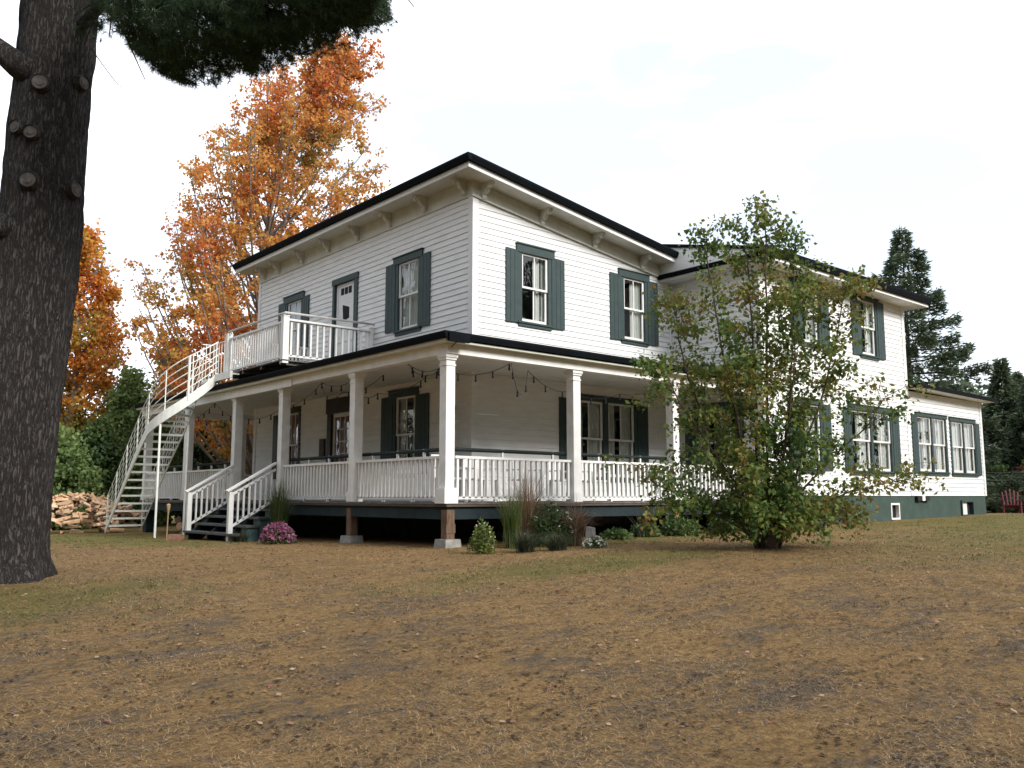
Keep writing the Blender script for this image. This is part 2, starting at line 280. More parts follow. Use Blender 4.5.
# ------------------------------------------------------------------ ground
def ground():
    def axis(c, near, step, far):
        a = [c]; s = step; p = 0
        while p < far:
            if p > near: s *= 1.13
            p += s; a.append(c+p)
        return a
    right = axis(0, 16, 0.18, 700); xs = sorted(set([-2-(r) for r in right]+[-2+r for r in right]))
    ys = sorted(set([-4-(r) for r in right]+[-4+r for r in right]))
    nx, ny = len(xs), len(ys); vs = [(x, y, gz(x, y)) for y in ys for x in xs]
    fs = [(j*nx+i, j*nx+i+1, (j+1)*nx+i+1, (j+1)*nx+i) for j in range(ny-1) for i in range(nx-1)]
    m = bpy.data.materials.new('pine_straw_yard'); m.use_nodes = True; t = m.node_tree; b = t.nodes['Principled BSDF']
    b.inputs['Roughness'].default_value = 0.95; b.inputs['Specular IOR Level'].default_value = 0.1
    N = t.nodes.new; K = t.links.new
    tcn = N('ShaderNodeTexCoord'); P = tcn.outputs['Object']
    def nz_(scale, detail=6, rough=0.6, st=None, rot=0.0, dist=0.0):
        n = N('ShaderNodeTexNoise'); n.inputs['Scale'].default_value = scale; n.inputs['Detail'].default_value = detail; n.inputs['Roughness'].default_value = rough; n.inputs['Distortion'].default_value = dist
        if st:
            mpn = N('ShaderNodeMapping'); mpn.inputs['Scale'].default_value = st; mpn.inputs['Rotation'].default_value = (0, 0, rot); K(P, mpn.inputs['Vector']); K(mpn.outputs[0], n.inputs['Vector'])
        else: K(P, n.inputs['Vector'])
        return n.outputs['Fac']
    def ramp(v, p0, c0, p1, c1):
        r = N('ShaderNodeValToRGB'); e = r.color_ramp.elements; e[0].position = p0; e[1].position = p1
        e[0].color = (*c0, 1) if len(c0) == 3 else c0; e[1].color = (*c1, 1) if len(c1) == 3 else c1; K(v, r.inputs[0]); return r.outputs[0]
    def mixc(f, a, c):
        q = N('ShaderNodeMix'); q.data_type = 'RGBA'
        K(f, q.inputs['Factor']); K(a, q.inputs['A']); K(c, q.inputs['B']); return q.outputs['Result']
    def math_(op, a, c=None, v=None):
        q = N('ShaderNodeMath'); q.operation = op
        if hasattr(a, 'node'): K(a, q.inputs[0])
        else: q.inputs[0].default_value = a
        if c is not None:
            if hasattr(c, 'node'): K(c, q.inputs[1])
            else: q.inputs[1].default_value = c
        return q.outputs[0]
    straw = ramp(nz_(30, 10, 0.85), 0.34, (0.065, 0.043, 0.025), 0.62, (0.44, 0.29, 0.13))
    straw2 = ramp(nz_(1.3, 4), 0.3, (0.150, 0.108, 0.060), 0.7, (0.27, 0.160, 0.066))
    half = N('ShaderNodeMix'); half.data_type = 'RGBA'; half.inputs['Factor'].default_value = 0.30; K(straw, half.inputs['A']); K(straw2, half.inputs['B']); base = half.outputs['Result']
    # grey gravel showing through along the wheel tracks (run to the right)
    sep = N('ShaderNodeSeparateXYZ'); K(P, sep.inputs[0]); X, Y = sep.outputs[0], sep.outputs[1]
    gcol = ramp(nz_(90, 4, 0.8), 0.40, (0.028, 0.025, 0.022), 0.70, (0.215, 0.19, 0.165))
    gm = ramp(math_('ADD', math_('MULTIPLY', nz_(1.1, 5, 0.6, st=(0.75, 1.5, 1), rot=-0.72), 0.42), math_('MULTIPLY', nz_(9, 9, 0.82, st=(0.7, 1.5, 1), rot=-0.72, dist=0.3), 0.58)), 0.495, (0, 0, 0), 0.57, (0.75, 0.75, 0.75))
    # distance across the drive: along direction (sin,-cos) ; s = distance in front of camera
    s_ = math_('ADD', math_('MULTIPLY', X, math.cos(YAW)), math_('MULTIPLY', Y, math.sin(YAW)))
    s0 = CAM.x*math.cos(YAW)+CAM.y*math.sin(YAW)
    front = ramp(math_('MULTIPLY', math_('ADD', s_, 10-s0), 0.04), 0.70, (1, 1, 1), 0.96, (0, 0, 0))   # up to about 13 m out
    mott = ramp(nz_(7, 7, 0.75, st=(1.0, 1.6, 1), rot=-0.7), 0.36, (0.50, 0.47, 0.47), 0.54, (1.14, 1.09, 1.0))
    mq = N('ShaderNodeMix'); mq.data_type = 'RGBA'; mq.blend_type = 'MULTIPLY'; mq.inputs['Factor'].default_value = 0.85; K(base, mq.inputs['A']); K(mott, mq.inputs['B']); base = mq.outputs['Result']
    gmask = math_('MULTIPLY', gm, front)
    base = mixc(gmask, base, gcol)
    # greener turf near the house, round the pine and out to the right
    def blob(cx, cy, sx, sy, rot=0.0):
        mpn = N('ShaderNodeMapping'); mpn.vector_type = 'TEXTURE'; mpn.inputs['Location'].default_value = (cx, cy, 0); mpn.inputs['Rotation'].default_value = (0, 0, rot); mpn.inputs['Scale'].default_value = (sx, sy, 1000)
        g = N('ShaderNodeTexGradient'); g.gradient_type = 'SPHERICAL'; K(P, mpn.inputs['Vector']); K(mpn.outputs[0], g.inputs['Vector']); return g.outputs['Fac']
    turf = ramp(nz_(34, 8, 0.8), 0.32, (0.048, 0.052, 0.016), 0.68, (0.22, 0.20, 0.055))
    acc = None
    for a in [(-2.6, -6.2, 4.5, 1.2, 0.05), (-9.4, -4.0, 2.9, 2.2, 0), (-4.6, 9.5, 3.0, 8.0, 0), (8, -7.3, 12, 2.9, 0.28), (15, -4.4, 12, 2.2, 0), (34, -5, 20, 11, 0), (-4.8, 8, 2.2, 9, 0.1), (3.0, -3.6, 6, 1.3, 0), (5, 30, 40, 22, 0)]:
        q = blob(*a); acc = q if acc is None else math_('MAXIMUM', acc, q)
    gate = ramp(math_('ADD', math_('MULTIPLY', acc, 0.50), math_('ADD', math_('MULTIPLY', nz_(1.5, 4, 0.6), 0.5), math_('MULTIPLY', nz_(7, 8, 0.8), 0.5))), 0.57, (0, 0, 0), 0.80, (0.75, 0.75, 0.75))
    base = mixc(gate, base, turf)
    K(base, b.inputs['Base Color'])
    bn = N('ShaderNodeBump'); bn.inputs['Strength'].default_value = 1.0; bn.inputs['Distance'].default_value = 0.06
    K(nz_(24, 8, 0.8), bn.inputs['Height']); K(bn.outputs[0], b.inputs['Normal'])
    mb = MB(); mb.v = vs; mb.f = fs; o = mb.build('ground', m, smooth=True); tag(o, kind='structure'); return o
ground()

# scatter on the ground: pine straw, grass, leaves, gravel (real geometry, uncountable)
rng = np.random.default_rng(3)
def front_pts(n, smin, smax, power=1.0):
    s = smin+(smax-smin)*rng.random(n)**power
    lat = (rng.random(n)*2-1)*(s*0.60+0.6)
    x = CAM.x+s*math.cos(YAW)+lat*math.sin(YAW); y = CAM.y+s*math.sin(YAW)-lat*math.cos(YAW)
    return x, y, s
def outside_house(x, y):
    return ~(((x > -2.5) & (x < 7) & (y > -2.5)) | ((x >= 6.2) & (x < 19.2) & (y > -2.8)))
def zat(x, y): return np.array([gz(a, b_) for a, b_ in zip(x, y)])
def strands(name, n, smin, smax, ln, wd, tilt, m, mask=None, power=1.0, label=None):
    x, y, s = front_pts(n, smin, smax, power); k = outside_house(x, y)
    if mask is not None: k &= mask(x, y)
    x, y, s = x[k], y[k], s[k]; n = len(x); z = zat(x, y)
    a = rng.random(n)*2*np.pi; l = ln*(0.5+rng.random(n)); tl = tilt*(rng.random(n))
    d = np.stack([np.cos(a)*np.cos(tl), np.sin(a)*np.cos(tl), np.sin(tl)], 1)*l[:, None]
    ww = wd*(0.6+0.8*rng.random(n))*np.clip(s/7, 0.8, 2.2)
    pz = np.stack([x, y, z+0.002+0.006*rng.random(n)], 1); sd_ = np.stack([-np.sin(a), np.cos(a), 0*a], 1)*ww[:, None]
    v = np.stack([pz-sd_, pz+sd_, pz+d], 1).reshape(-1, 3)
    o = raw(name, v, 3, m); tag(o, label, name.replace('_', ' '), kind='stuff'); return o
def nmask(scale, thr, seed=0, inv=False):
    def f(x, y): return np.array([(noise.noise(Vector((a*scale, b_*scale, seed))) > thr) != inv for a, b_ in zip(x, y)])
    return f
strands('fallen_pine_straw', 220000, 3.6, 17, 0.05, 0.0013, 0.35, M_needle, mask=nmask(1.3, -0.25, 21), power=1.3, label='brown fallen pine needles strewn all over the yard')
def turfmask(x, y):
    g = np.zeros(len(x), bool)
    for cx, cy, sx, sy in [(-2.6, -6.2, 4.5, 1.1), (-9.6, -4.2, 2.5, 2.4), (-4.6, 9.0, 2.6, 7.5), (14, -5.0, 12, 2.4), (5, -8, 7, 2.2), (32, -6, 16, 8), (2.0, -3.6, 6, 1.1)]:
        g |= ((x-cx)/sx)**2+((y-cy)/sy)**2 < 1
    nn = nmask(1.4, 0.05, 3)(x, y) & nmask(5.0, -0.05, 8)(x, y)
    return g & nn
strands('short_grass', 150000, 5, 30, 0.032, 0.003, 1.3, M_ggrass, mask=turfmask, power=0.9, label='short thin green grass in front of the porch and around the pine')
def flakes(name, n, smin, smax, size, m, label, power=1.0, thick=0.3, mask=None):
    x, y, s = front_pts(n, smin, smax, power); k = outside_house(x, y)
    if mask is not None: k &= mask(x, y)
    x, y, s = x[k], y[k], s[k]; n = len(x); z = zat(x, y)+0.006
    a = rng.random(n)*2*np.pi; sz = size*(0.5+rng.random(n))
    u = np.stack([np.cos(a), np.sin(a), thick*(rng.random(n)-.5)], 1)*sz[:, None]; w_ = np.stack([-np.sin(a), np.cos(a), thick*(rng.random(n)-.5)], 1)*(sz*0.7)[:, None]
    p = np.stack([x, y, z+sz*thick*0.5], 1)
    v = np.stack([p-u, p-w_, p+u*0.9, p+w_], 1).reshape(-1, 3)
    o = raw(name, v, 4, m); tag(o, label, name.replace('_', ' '), kind='stuff'); return o
flakes('fallen_leaves', 4200, 4.8, 32, 0.018, M_fallen, 'dry brown and pale fallen leaves scattered over the yard', thick=0.7)
flakes('bark_crumbs', 30000, 3.6, 22, 0.013, M_crumb, 'dark bark crumbs and bits of twig on the straw', thick=0.6, mask=nmask(1.7, 0.0, 5))
flakes('loose_gravel', 60000, 3.6, 13.5, 0.0075, M_gravel, 'small grey gravel stones showing through the pine straw', thick=0.5, mask=nmask(1.3, 0.08, 9))

# ------------------------------------------------------------------ house
house = thing('farmhouse', 'large white clapboard farmhouse with green shutters and wraparound porch', 'house', (0, 0, 0))
H = 6.51; LY = 10.37; ED = -2.64; EX = 13.75; AX = 18.87
def FR(u, d, z): return (u, -d, z)             # right facade of the main block (faces -Y)
def FL(u, d, z): return (-d, u, z)             # left facade of the main block (faces -X)
def FE(u, d, z): return (u, ED-d, z)           # front of the ell
def FEL(u, d, z): return (H-d, u, z)           # left wall of the ell (faces -X)
def FA(u, d, z): return (u, ED-d+0.03, z)      # annex front
def fbox(mb, F, u0, u1, d0, d1, z0, z1):
    a = F(u0, d0, z0); b = F(u1, d1, z1); mb.box(a[0], b[0], a[1], b[1], a[2], b[2])
def siding(name, F, u0, u1, z0, z1, openings=(), ztop=None, e=0.13, seed=0, flip=False):
    rnd = random.Random(seed); mb = MB()
    def piece(a, b, za, zb, z, j):
        if b-a < 0.004 or zb-za < 0.004: return
        def d(zz): return 0.024-0.016*(zz-z)/e
        mb.add([F(a, d(za), za+j), F(b, d(za), za+j), F(b, d(zb), zb+j), F(a, d(zb), zb+j)], [(3, 2, 1, 0) if flip else (0, 1, 2, 3)])
        if za == z: mb.add([F(a, 0.004, za+j), F(b, 0.004, za+j), F(b, 0.024, za+j), F(a, 0.024, za+j)], [(3, 2, 1, 0) if flip else (0, 1, 2, 3)])
    z = z0
    while z < z1-0.01:
        zt = min(z+e, z1); a = u0
        while a < u1-1e-6:
            b = min(u1, a+rnd.uniform(2.2, 4.6))
            if u1-b < 0.6: b = u1
            j = rnd.uniform(-0.0022, 0.0022)
            cuts = sorted(set([a, b]+[c for o in openings for c in (o[0], o[1]) if a < c < b]))
            for p, q in zip(cuts[:-1], cuts[1:]):
                mid = (p+q)/2
                if ztop is not None and min(ztop(p), ztop(q)) < zt-0.001:
                    if ztop(p) > zt:   # find where the slope cuts this row
                        lo, hi = p, q
                        for _ in range(20):
                            mm = (lo+hi)/2
                            if ztop(mm) > zt: lo = mm
                            else: hi = mm
                        q = lo
                    else: continue
                segs = [(z, zt)]
                for o in openings:
                    if o[0] <= mid <= o[1] and o[2] < zt and o[3] > z:
                        segs = [(sa, min(sb, o[2])) for sa, sb in segs if sa < o[2]]+[(max(sa, o[3]), sb) for sa, sb in segs if sb > o[3]]
                for sa, sb in segs: piece(p, q, sa, sb, z, j)
            a = b
        z += e
    o = mb.build(name, M_white, house); return o

OPEN = {'R': [], 'L': [], 'E': [], 'EL': [], 'A': []}
FN = {'R': FR, 'L': FL, 'E': FE, 'EL': FEL, 'A': FA}
def curtain(parent, F, u0, u1, z0, z1, m, waves=5, d=-0.11):
    mb = MB(); n = max(10, int((u1-u0)*30)); ph = random.random()*6
    cols = []
    for i in range(n+1):
        u = u0+(u1-u0)*i/n; dd = d+0.022*math.sin(i/n*waves*2*math.pi+ph)+0.006*math.sin(i*1.9)
        cols.append((F(u, dd, z0), F(u, dd*1.0+0.004*math.sin(i), z1)))
    vs = [p for c in cols for p in c]; mb.add(vs, [(2*i, 2*i+2, 2*i+3, 2*i+1) for i in range(n)])
    mb.build('curtain', m, parent)
def window(wall, sashes, z0, z1, hdr, shut=(), sill=0.12, frame=None, curt=((0.0, 0.25), (0.5, 1.0)), cm=None, upperh=0.5, muntin=1, deep=0.9, reveal=0.10):
    """sashes: list of (u0,u1); hdr: (u0,u1,ztop); shut: list of (u0,u1,z0,z1)"""
    F = FN[wall]; fm = frame or M_green; cm = cm or M_curtain
    a, b = sashes[0][0], sashes[-1][1]
    OPEN[wall].append((a-0.02, b+0.02, z0-0.02, z1+0.02))
    mb = MB(); J = reveal
    fbox(mb, F, a-J, a, -0.10, 0.045, z0-0.01, z1); fbox(mb, F, b, b+J, -0.10, 0.045, z0-0.01, z1)
    for (s1, s2) in zip(sashes[:-1], sashes[1:]): fbox(mb, F, s1[1], s2[0], -0.10, 0.045, z0-0.01, z1)
    fbox(mb, F, hdr[0], hdr[1], -0.02, 0.062, z1, hdr[2]-0.02)
    fbox(mb, F, hdr[0]-0.02, hdr[1]+0.02, -0.02, 0.085, hdr[2]-0.02, hdr[2])
    if sill: fbox(mb, F, a-J-0.03, b+J+0.03, -0.10, 0.075, z0-0.05, z0-0.01); fbox(mb, F, a-J, b+J, 0.0, 0.05, z0-sill, z0-0.05)
    wn_ = mb.build('window', fm, house)
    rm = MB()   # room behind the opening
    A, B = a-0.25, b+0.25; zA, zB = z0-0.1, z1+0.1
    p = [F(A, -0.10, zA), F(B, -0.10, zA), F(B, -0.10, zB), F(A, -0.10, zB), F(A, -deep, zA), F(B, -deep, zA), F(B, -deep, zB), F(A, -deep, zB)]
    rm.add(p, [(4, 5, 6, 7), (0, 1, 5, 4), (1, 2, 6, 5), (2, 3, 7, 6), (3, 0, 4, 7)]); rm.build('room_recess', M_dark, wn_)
    for (s0, s1) in sashes:
        sb = MB(); zm = z0+(z1-z0)*upperh; fw_ = 0.055
        for (za, zb, dd) in ((zm-0.02, z1, 0.012), (z0, zm+0.025, -0.02)):
            fbox(sb, F, s0, s0+fw_, dd-0.03, dd, za, zb); fbox(sb, F, s1-fw_, s1, dd-0.03, dd, za, zb)
            fbox(sb, F, s0+fw_, s1-fw_, dd-0.03, dd, zb-0.045, zb); fbox(sb, F, s0+fw_, s1-fw_, dd-0.03, dd, za, za+(0.07 if za == z0 else 0.045))
            for k in range(muntin):
                um = s0+(s1-s0)*(k+1)/(muntin+1); fbox(sb, F, um-0.014, um+0.014, dd-0.018, dd-0.004, za+0.045, zb-0.045)
        sb.build('sash', M_trim, wn_)
        g = MB()
        for (za, zb, dd) in ((zm, z1-0.01, -0.008), (z0+0.01, zm, -0.04)):
            g.add([F(s0+0.02, dd, za), F(s1-0.02, dd, za), F(s1-0.02, dd, zb), F(s0+0.02, dd, zb)], [(0, 1, 2, 3)])
        g.build('glass', M_glass, wn_)
        for c0, c1 in curt:
            curtain(wn_, F, s0+(s1-s0)*c0, s0+(s1-s0)*c1, z0, z1, cm, waves=max(2, int((c1-c0)*8)))
    for sh in shut:
        m2 = MB(); u0, u1, za, zb = sh; n = 3; w1 = (u1-u0)/n
        for k in range(n): fbox(m2, F, u0+k*w1+0.004, u0+(k+1)*w1-0.004, 0.026, 0.055, za+0.004*k, zb-0.003*((k*7) % 3))
        fbox(m2, F, u0+0.01, u1-0.01, 0.02, 0.030, za+0.01, zb-0.01)
        m2.build('shutter', fm, wn_)
    return wn_

# upper windows on the right facade, then the left
window('R', [(1.35, 2.14)], 3.92, 5.46, (1.19, 2.33, 5.66), [(0.88, 1.25, 3.86, 5.50), (2.24, 2.65, 3.86, 5.50)], curt=((0.55, 0.8), (0.86, 1.0)))
window('R', [(4.68, 5.45)], 3.92, 5.46, (4.50, 5.63, 5.65), [(4.18, 4.58, 3.86, 5.50), (5.55, 5.95, 3.86, 5.50)], curt=((0.5, 1.0),))
window('L', [(1.96, 2.79)], 3.93, 5.52, (1.79, 2.98, 5.70), [(1.49, 1.86, 3.88, 5.56), (2.89, 3.31, 3.93, 5.57)], curt=((0.0, 0.52), (0.5, 1.0)))
window('L', [(7.62, 8.45)], 3.93, 5.53, (7.46, 8.68, 5.73), [(7.17, 7.52, 3.88, 5.57), (8.55, 8.99, 3.93, 5.59)], curt=((0.0, 1.0),))
# lower windows of the porch walls
window('L', [(2.00, 2.81)], 0.62, 2.36, (1.89, 3.09, 2.54), [(1.48, 1.90, 0.58, 2.36), (2.91, 3.40, 0.58, 2.40)], curt=((0.0, 0.35), (0.75, 1.0)))
window('L', [(7.58, 8.28)], 0.62, 2.37, (7.48, 8.41, 2.53), [(8.38, 9.08, 0.58, 2.38)], frame=M_brown, curt=((0.1, 1.0),), cm=M_redcurt, muntin=2)  # red curtain here stands in for a red reflection on the panes
window('R', [(2.98, 3.89), (4.06, 4.99)], 0.55, 2.30, (2.80, 5.16, 2.44), [(2.46, 2.88, 0.5, 2.32), (5.09, 5.48, 0.5, 2.30)], curt=((0.0, 0.38), (0.62, 1.0)))
window('EL', [(-1.30, -0.80), (-2.05, -1.42)], 0.6, 2.18, (-2.2, -0.65, 2.36), [(-0.70, -0.42, 0.55, 2.25)], curt=()) if False else None
window('EL', [(-2.02, -1.45), (-1.33, -0.80)], 0.6, 2.18, (-2.14, -0.68, 2.36), [(-0.70, -0.40, 0.55, 2.25)], curt=((0.6, 1.0),))
# ell windows
window('E', [(8.30, 9.08)], 3.92, 5.42, (8.12, 9.26, 5.535), [(7.80, 8.20, 3.86, 5.48), (9.18, 9.58, 3.86, 5.48)])
window('E', [(11.25, 12.05)], 3.92, 5.42, (11.08, 12.24, 5.535), [(10.75, 11.15, 3.86, 5.48), (12.15, 12.54, 3.86, 5.48)], curt=((0, .35), (.6, 1)))
window('E', [(8.00, 8.95)], 0.78, 2.36, (7.85, 9.1, 2.5), [(7.5, 7.9, .74, 2.4), (9.05, 9.45, .74, 2.4)])
window('E', [(10.48, 11.48), (11.60, 12.60)], 0.78, 2.36, (10.34, 12.72, 2.52), [(10.08, 10.38, .74, 2.4), (12.70, 13.10, .74, 2.42)])
# annex windows
window('A', [(14.32, 15.18), (15.26, 16.12)], 0.83, 2.42, (14.20, 16.26, 2.54), [(13.95, 14.24, .76, 2.46)], curt=((0, .4), (.55, 1)))
window('A', [(16.56, 17.38), (17.46, 18.24)], 0.83, 2.40, (16.44, 18.34, 2.53), [(18.30, 18.62, .76, 2.42)], curt=((0, .45), (.5, 1)))

# upper balcony door and lower porch door
def doors():
    F = FL
    OPEN['L'].append((4.80, 5.78, 3.10, 5.56))
    mb = MB(); fbox(mb, F, 4.62, 4.80, -0.05, 0.045, 3.1, 5.56); fbox(mb, F, 5.78, 5.88, -0.05, 0.045, 3.1, 5.56); fbox(mb, F, 4.60, 5.90, -0.02, 0.06, 5.56, 5.71)
    d = mb.build('upper_door', M_green, house)
    mb = MB(); fbox(mb, F, 4.80, 5.78, -0.06, -0.03, 3.10, 5.56)
    for (a, b, z0, z1) in ((4.86, 5.72, 5.50, 5.54), (4.84, 4.90, 3.1, 5.5), (5.68, 5.74, 3.1, 5.5), (4.90, 5.68, 4.02, 4.10)): fbox(mb, F, a, b, -0.03, -0.015, z0, z1)
    mb.build('door_panel', M_white, d)
    mb = MB()
    for k in range(3): fbox(mb, F, 5.02+k*0.19, 5.18+k*0.19, -0.031, -0.026, 5.26, 5.44)
    mb.build('top_lights', M_dark, d); mb = MB()
    mb.add([F(5.12, -0.026, 4.62), F(5.42, -0.026, 4.55), F(5.46, -0.026, 5.0), F(5.12, -0.026, 4.90)], [(0, 1, 2, 3)])
    mb.build('door_glass', M_glass if False else M_dark, d)
    # lower door
    OPEN['L'].append((4.86, 5.78, 0.02, 2.20))
    mb = MB(); fbox(mb, F, 4.68, 4.86, -0.05, 0.05, 0, 2.20); fbox(mb, F, 5.78, 5.98, -0.05, 0.05, 0, 2.20); fbox(mb, F, 4.64, 6.02, -0.02, 0.07, 2.20, 2.58)
    d = mb.build('porch_door', M_brown, house)
    mb = MB(); fbox(mb, F, 4.86, 4.95, -0.06, -0.02, 0.02, 2.2); fbox(mb, F, 5.69, 5.78, -0.06, -0.02, 0.02, 2.2); fbox(mb, F, 4.95, 5.69, -0.06, -0.02, 2.1, 2.2); fbox(mb, F, 4.95, 5.69, -0.06, -0.02, 0.02, 0.55)
    for k in range(1, 3): u = 4.95+0.74*k/3; fbox(mb, F, u-0.012, u+0.012, -0.05, -0.025, 0.55, 2.1)
    for k in range(1, 5): z = 0.55+1.55*k/5; fbox(mb, F, 4.95, 5.69, -0.048, -0.027, z-0.011, z+0.011)
    mb.build('door_panel', M_trim, d)
    mb = MB(); mb.add([F(4.9, -0.04, 0.5), F(5.74, -0.04, 0.5), F(5.74, -0.04, 2.15), F(4.9, -0.04, 2.15)], [(0, 1, 2, 3)]); mb.build('glass', M_glass, d)
    curtain(d, F, 4.93, 5.72, 0.4, 2.15, M_redcurt, 6, d=-0.12)
    mb = MB(); fbox(mb, F, 5.70, 5.745, -0.02, 0.02, 0.95, 1.1); mb.build('handle', M_black, d)
doors()

slope = 0.13
def ztopR(u): return 6.80-slope*u
siding('wall', FR, 0.0, H, -0.02, 6.9, OPEN['R'], ztopR, seed=1)
siding('wall', FL, 0.0, LY, -0.02, 6.72, OPEN['L'], seed=2, flip=True)
siding('ell_wall', FE, H, EX, 0.12, 5.56, OPEN['E'], seed=3)
siding('ell_wall', FEL, ED, 0.0, -0.02, 5.56, OPEN['EL'], seed=4, flip=True)
siding('annex_wall', FA, EX+0.0, AX, 0.12, 3.12, OPEN['A'], seed=5)
mb = MB()   # plain rear walls, ell and annex ends
mb.box(0.02, H+0.5, LY-0.06, LY, -0.3, 6.7); mb.box(H-0.08, H, 0.05, LY-0.06, 2.9, 5.9)
mb.box(EX-0.06, EX, ED+0.04, 7, 0.0, 5.55); mb.box(H+0.05, EX, 6.95, 7.0, 0, 5.55)
mb.box(AX-0.05, AX, ED+0.04, 5, 0.12, 3.12); mb.box(EX, AX-0.05, 4.95, 5.0, 0.12, 3.3)
mb.build('rear_wall', M_white, house)
# corner boards
mb = MB()
def corner(mb, x, y, sx, sy, z0, z1, w=0.12, t=0.034):
    # sx: -1 if outside is -x ; sy likewise
    mb.box(x+sx*t, x-sx*w, y+sy*t, y, z0, z1); mb.box(x+sx*t, x, y, y-sy*w, z0, z1)
corner(mb, 0, 0, -1, -1, -0.02, 6.47); mb.build('corner_board', M_white, house); mb = MB()
mb.box(-0.034, 0, LY-0.12, LY, -0.02, 6.5); mb.box(-0.034, 0.1, LY, LY+0.034, -0.02, 6.5)
mb.build('corner_board', M_white, house); mb = MB(); corner(mb, H, ED, -1, -1, 0.12, 5.55); mb.build('corner_board', M_white, house); mb = MB()
mb.box(EX-0.12, EX+0.034, ED-0.036, ED, 0.12, 5.55); mb.box(EX, EX+0.034, ED, ED+0.12, 0.12, 5.55)
mb.build('corner_board', M_white, house); mb = MB(); mb.box(AX-0.10, AX+0.034, ED-0.006, ED+0.03, 0.12, 3.13)
mb.build('corner_board', M_white, house); mb = MB(); mb.box(H-0.10, H-0.026, -0.034, 0, 2.9, 5.6)
mb.build('corner_board', M_white, house)

# --- main roof: shed falling towards +X
og = 0.56
x0, x1, y0, y1 = -og, H+0.02, -og, LY+og
def rz(x, z): return z-slope*x
mb = MB()
mb.add([(x0, y0, rz(x0, 6.995)), (x1, y0, rz(x1, 6.995)), (x1, y1, rz(x1, 6.995)), (x0, y1, rz(x0, 6.995)),
        (x0, y0, rz(x0, 6.965)), (x1, y0, rz(x1, 6.965)), (x1, y1, rz(x1, 6.965)), (x0, y1, rz(x0, 6.965))],
       [(0, 1, 2, 3), (7, 6, 5, 4), (0, 4, 5, 1), (1, 5, 6, 2), (2, 6, 7, 3), (3, 7, 4, 0)])
mb.build('roof', M_roof, house)
# gutters: black box profile, front (sloping with the roof) and left
def gut(mb, p, q, out, h=0.15, t=0.11):
    """p,q: top inner edge; out: outward unit vector"""
    p = Vector(p); q = Vector(q); o = Vector(out)
    prof = [(0, 0), (t, 0), (t, -h*0.32), (t*0.62, -h), (0, -h)]
    mb.prism(prof, lambda a, b: p+o*a+Vector((0, 0, b)), lambda a, b: q+o*a+Vector((0, 0, b)))
mb = MB()
gut(mb, (x0-0.0, y0, rz(x0, 6.99)), (x1, y0, rz(x1, 6.99)), (0, -1, 0), h=0.14)
zg = rz(x0, 6.99)
gut(mb, (x0, y0-0.11, zg), (x0, y1, zg), (-1, 0, 0), h=0.14)
mb.build('gutter', M_gutter, house)
# fascia + soffit + frieze
mb = MB()
def slab(mb, xa, xb, ya, yb, zfun0, zfun1):
    vs = [(xa, ya, zfun0(xa)), (xb, ya, zfun0(xb)), (xb, yb, zfun0(xb)), (xa, yb, zfun0(xa)), (xa, ya, zfun1(xa)), (xb, ya, zfun1(xb)), (xb, yb, zfun1(xb)), (xa, yb, zfun1(xa))]
    mb.add(vs, [(0, 3, 2, 1), (4, 5, 6, 7), (0, 1, 5, 4), (1, 2, 6, 5), (2, 3, 7, 6), (3, 0, 4, 7)])
slab(mb, x0, x1, y0+0.001, y0+0.03, lambda x: rz(x, 6.74), lambda x: rz(x, 6.96))
slab(mb, x0+0.001, x0+0.03, y0+0.032, y1, lambda x: rz(x0, 6.74), lambda x: rz(x0, 6.96))
mb.build('fascia', M_white, house)
mb = MB()
slab(mb, x0+0.03, x1, y0+0.03, -0.002, lambda x: rz(x, 6.765), lambda x: rz(x, 6.785))
slab(mb, x0+0.03, -0.002, 0.0, y1, lambda x: rz(x0, 6.765), lambda x: rz(x0, 6.785))
mb.build('soffit', M_frieze, house)
mb = MB()
slab(mb, -0.045, H, -0.045, 0.0, lambda x: 6.46-slope*max(x, 0), lambda x: 6.80-slope*x)
slab(mb, -0.045, 0.0, 0.0, LY, lambda x: 6.46, lambda x: 6.86)
slab(mb, -0.075, H, -0.075, -0.045, lambda x: 6.44-slope*max(x, 0), lambda x: 6.49-slope*max(x, 0))
mb.build('frieze', M_frieze, house)
# brackets
def bracket(F, u, ztop, hook=1):
    mb = MB(); w_ = 0.055
    prof = [(0.02, 0), (0.36, 0), (0.36, -0.05), (0.32, -0.09), (0.27, -0.08), (0.23, -0.10), (0.20, -0.16), (0.16, -0.20), (0.12, -0.21), (0.10, -0.25), (0.11, -0.29), (0.07, -0.33), (0.02, -0.32)]
    mb.prism(prof, lambda a, b: F(u-w_, a+0.025, ztop+b), lambda a, b: F(u+w_, a+0.025, ztop+b))
    c = F(u, 0.34, ztop-0.09); mb.ball(c, 0.038, 8, 6, (1, 1, 1.3))
    c = F(u, 0.16, ztop-0.17); mb.ball(c, 0.055, 8, 6)
    mb.build('bracket', M_frieze, house)
for y in (9.95, 9.0, 7.55, 6.1, 4.62, 3.15, 1.68, 0.22): bracket(FL, y, rz(x0, 6.765))
for x in (0.22, 1.92, 3.62, 5.32): bracket(FR, x, rz(x, 6.765))
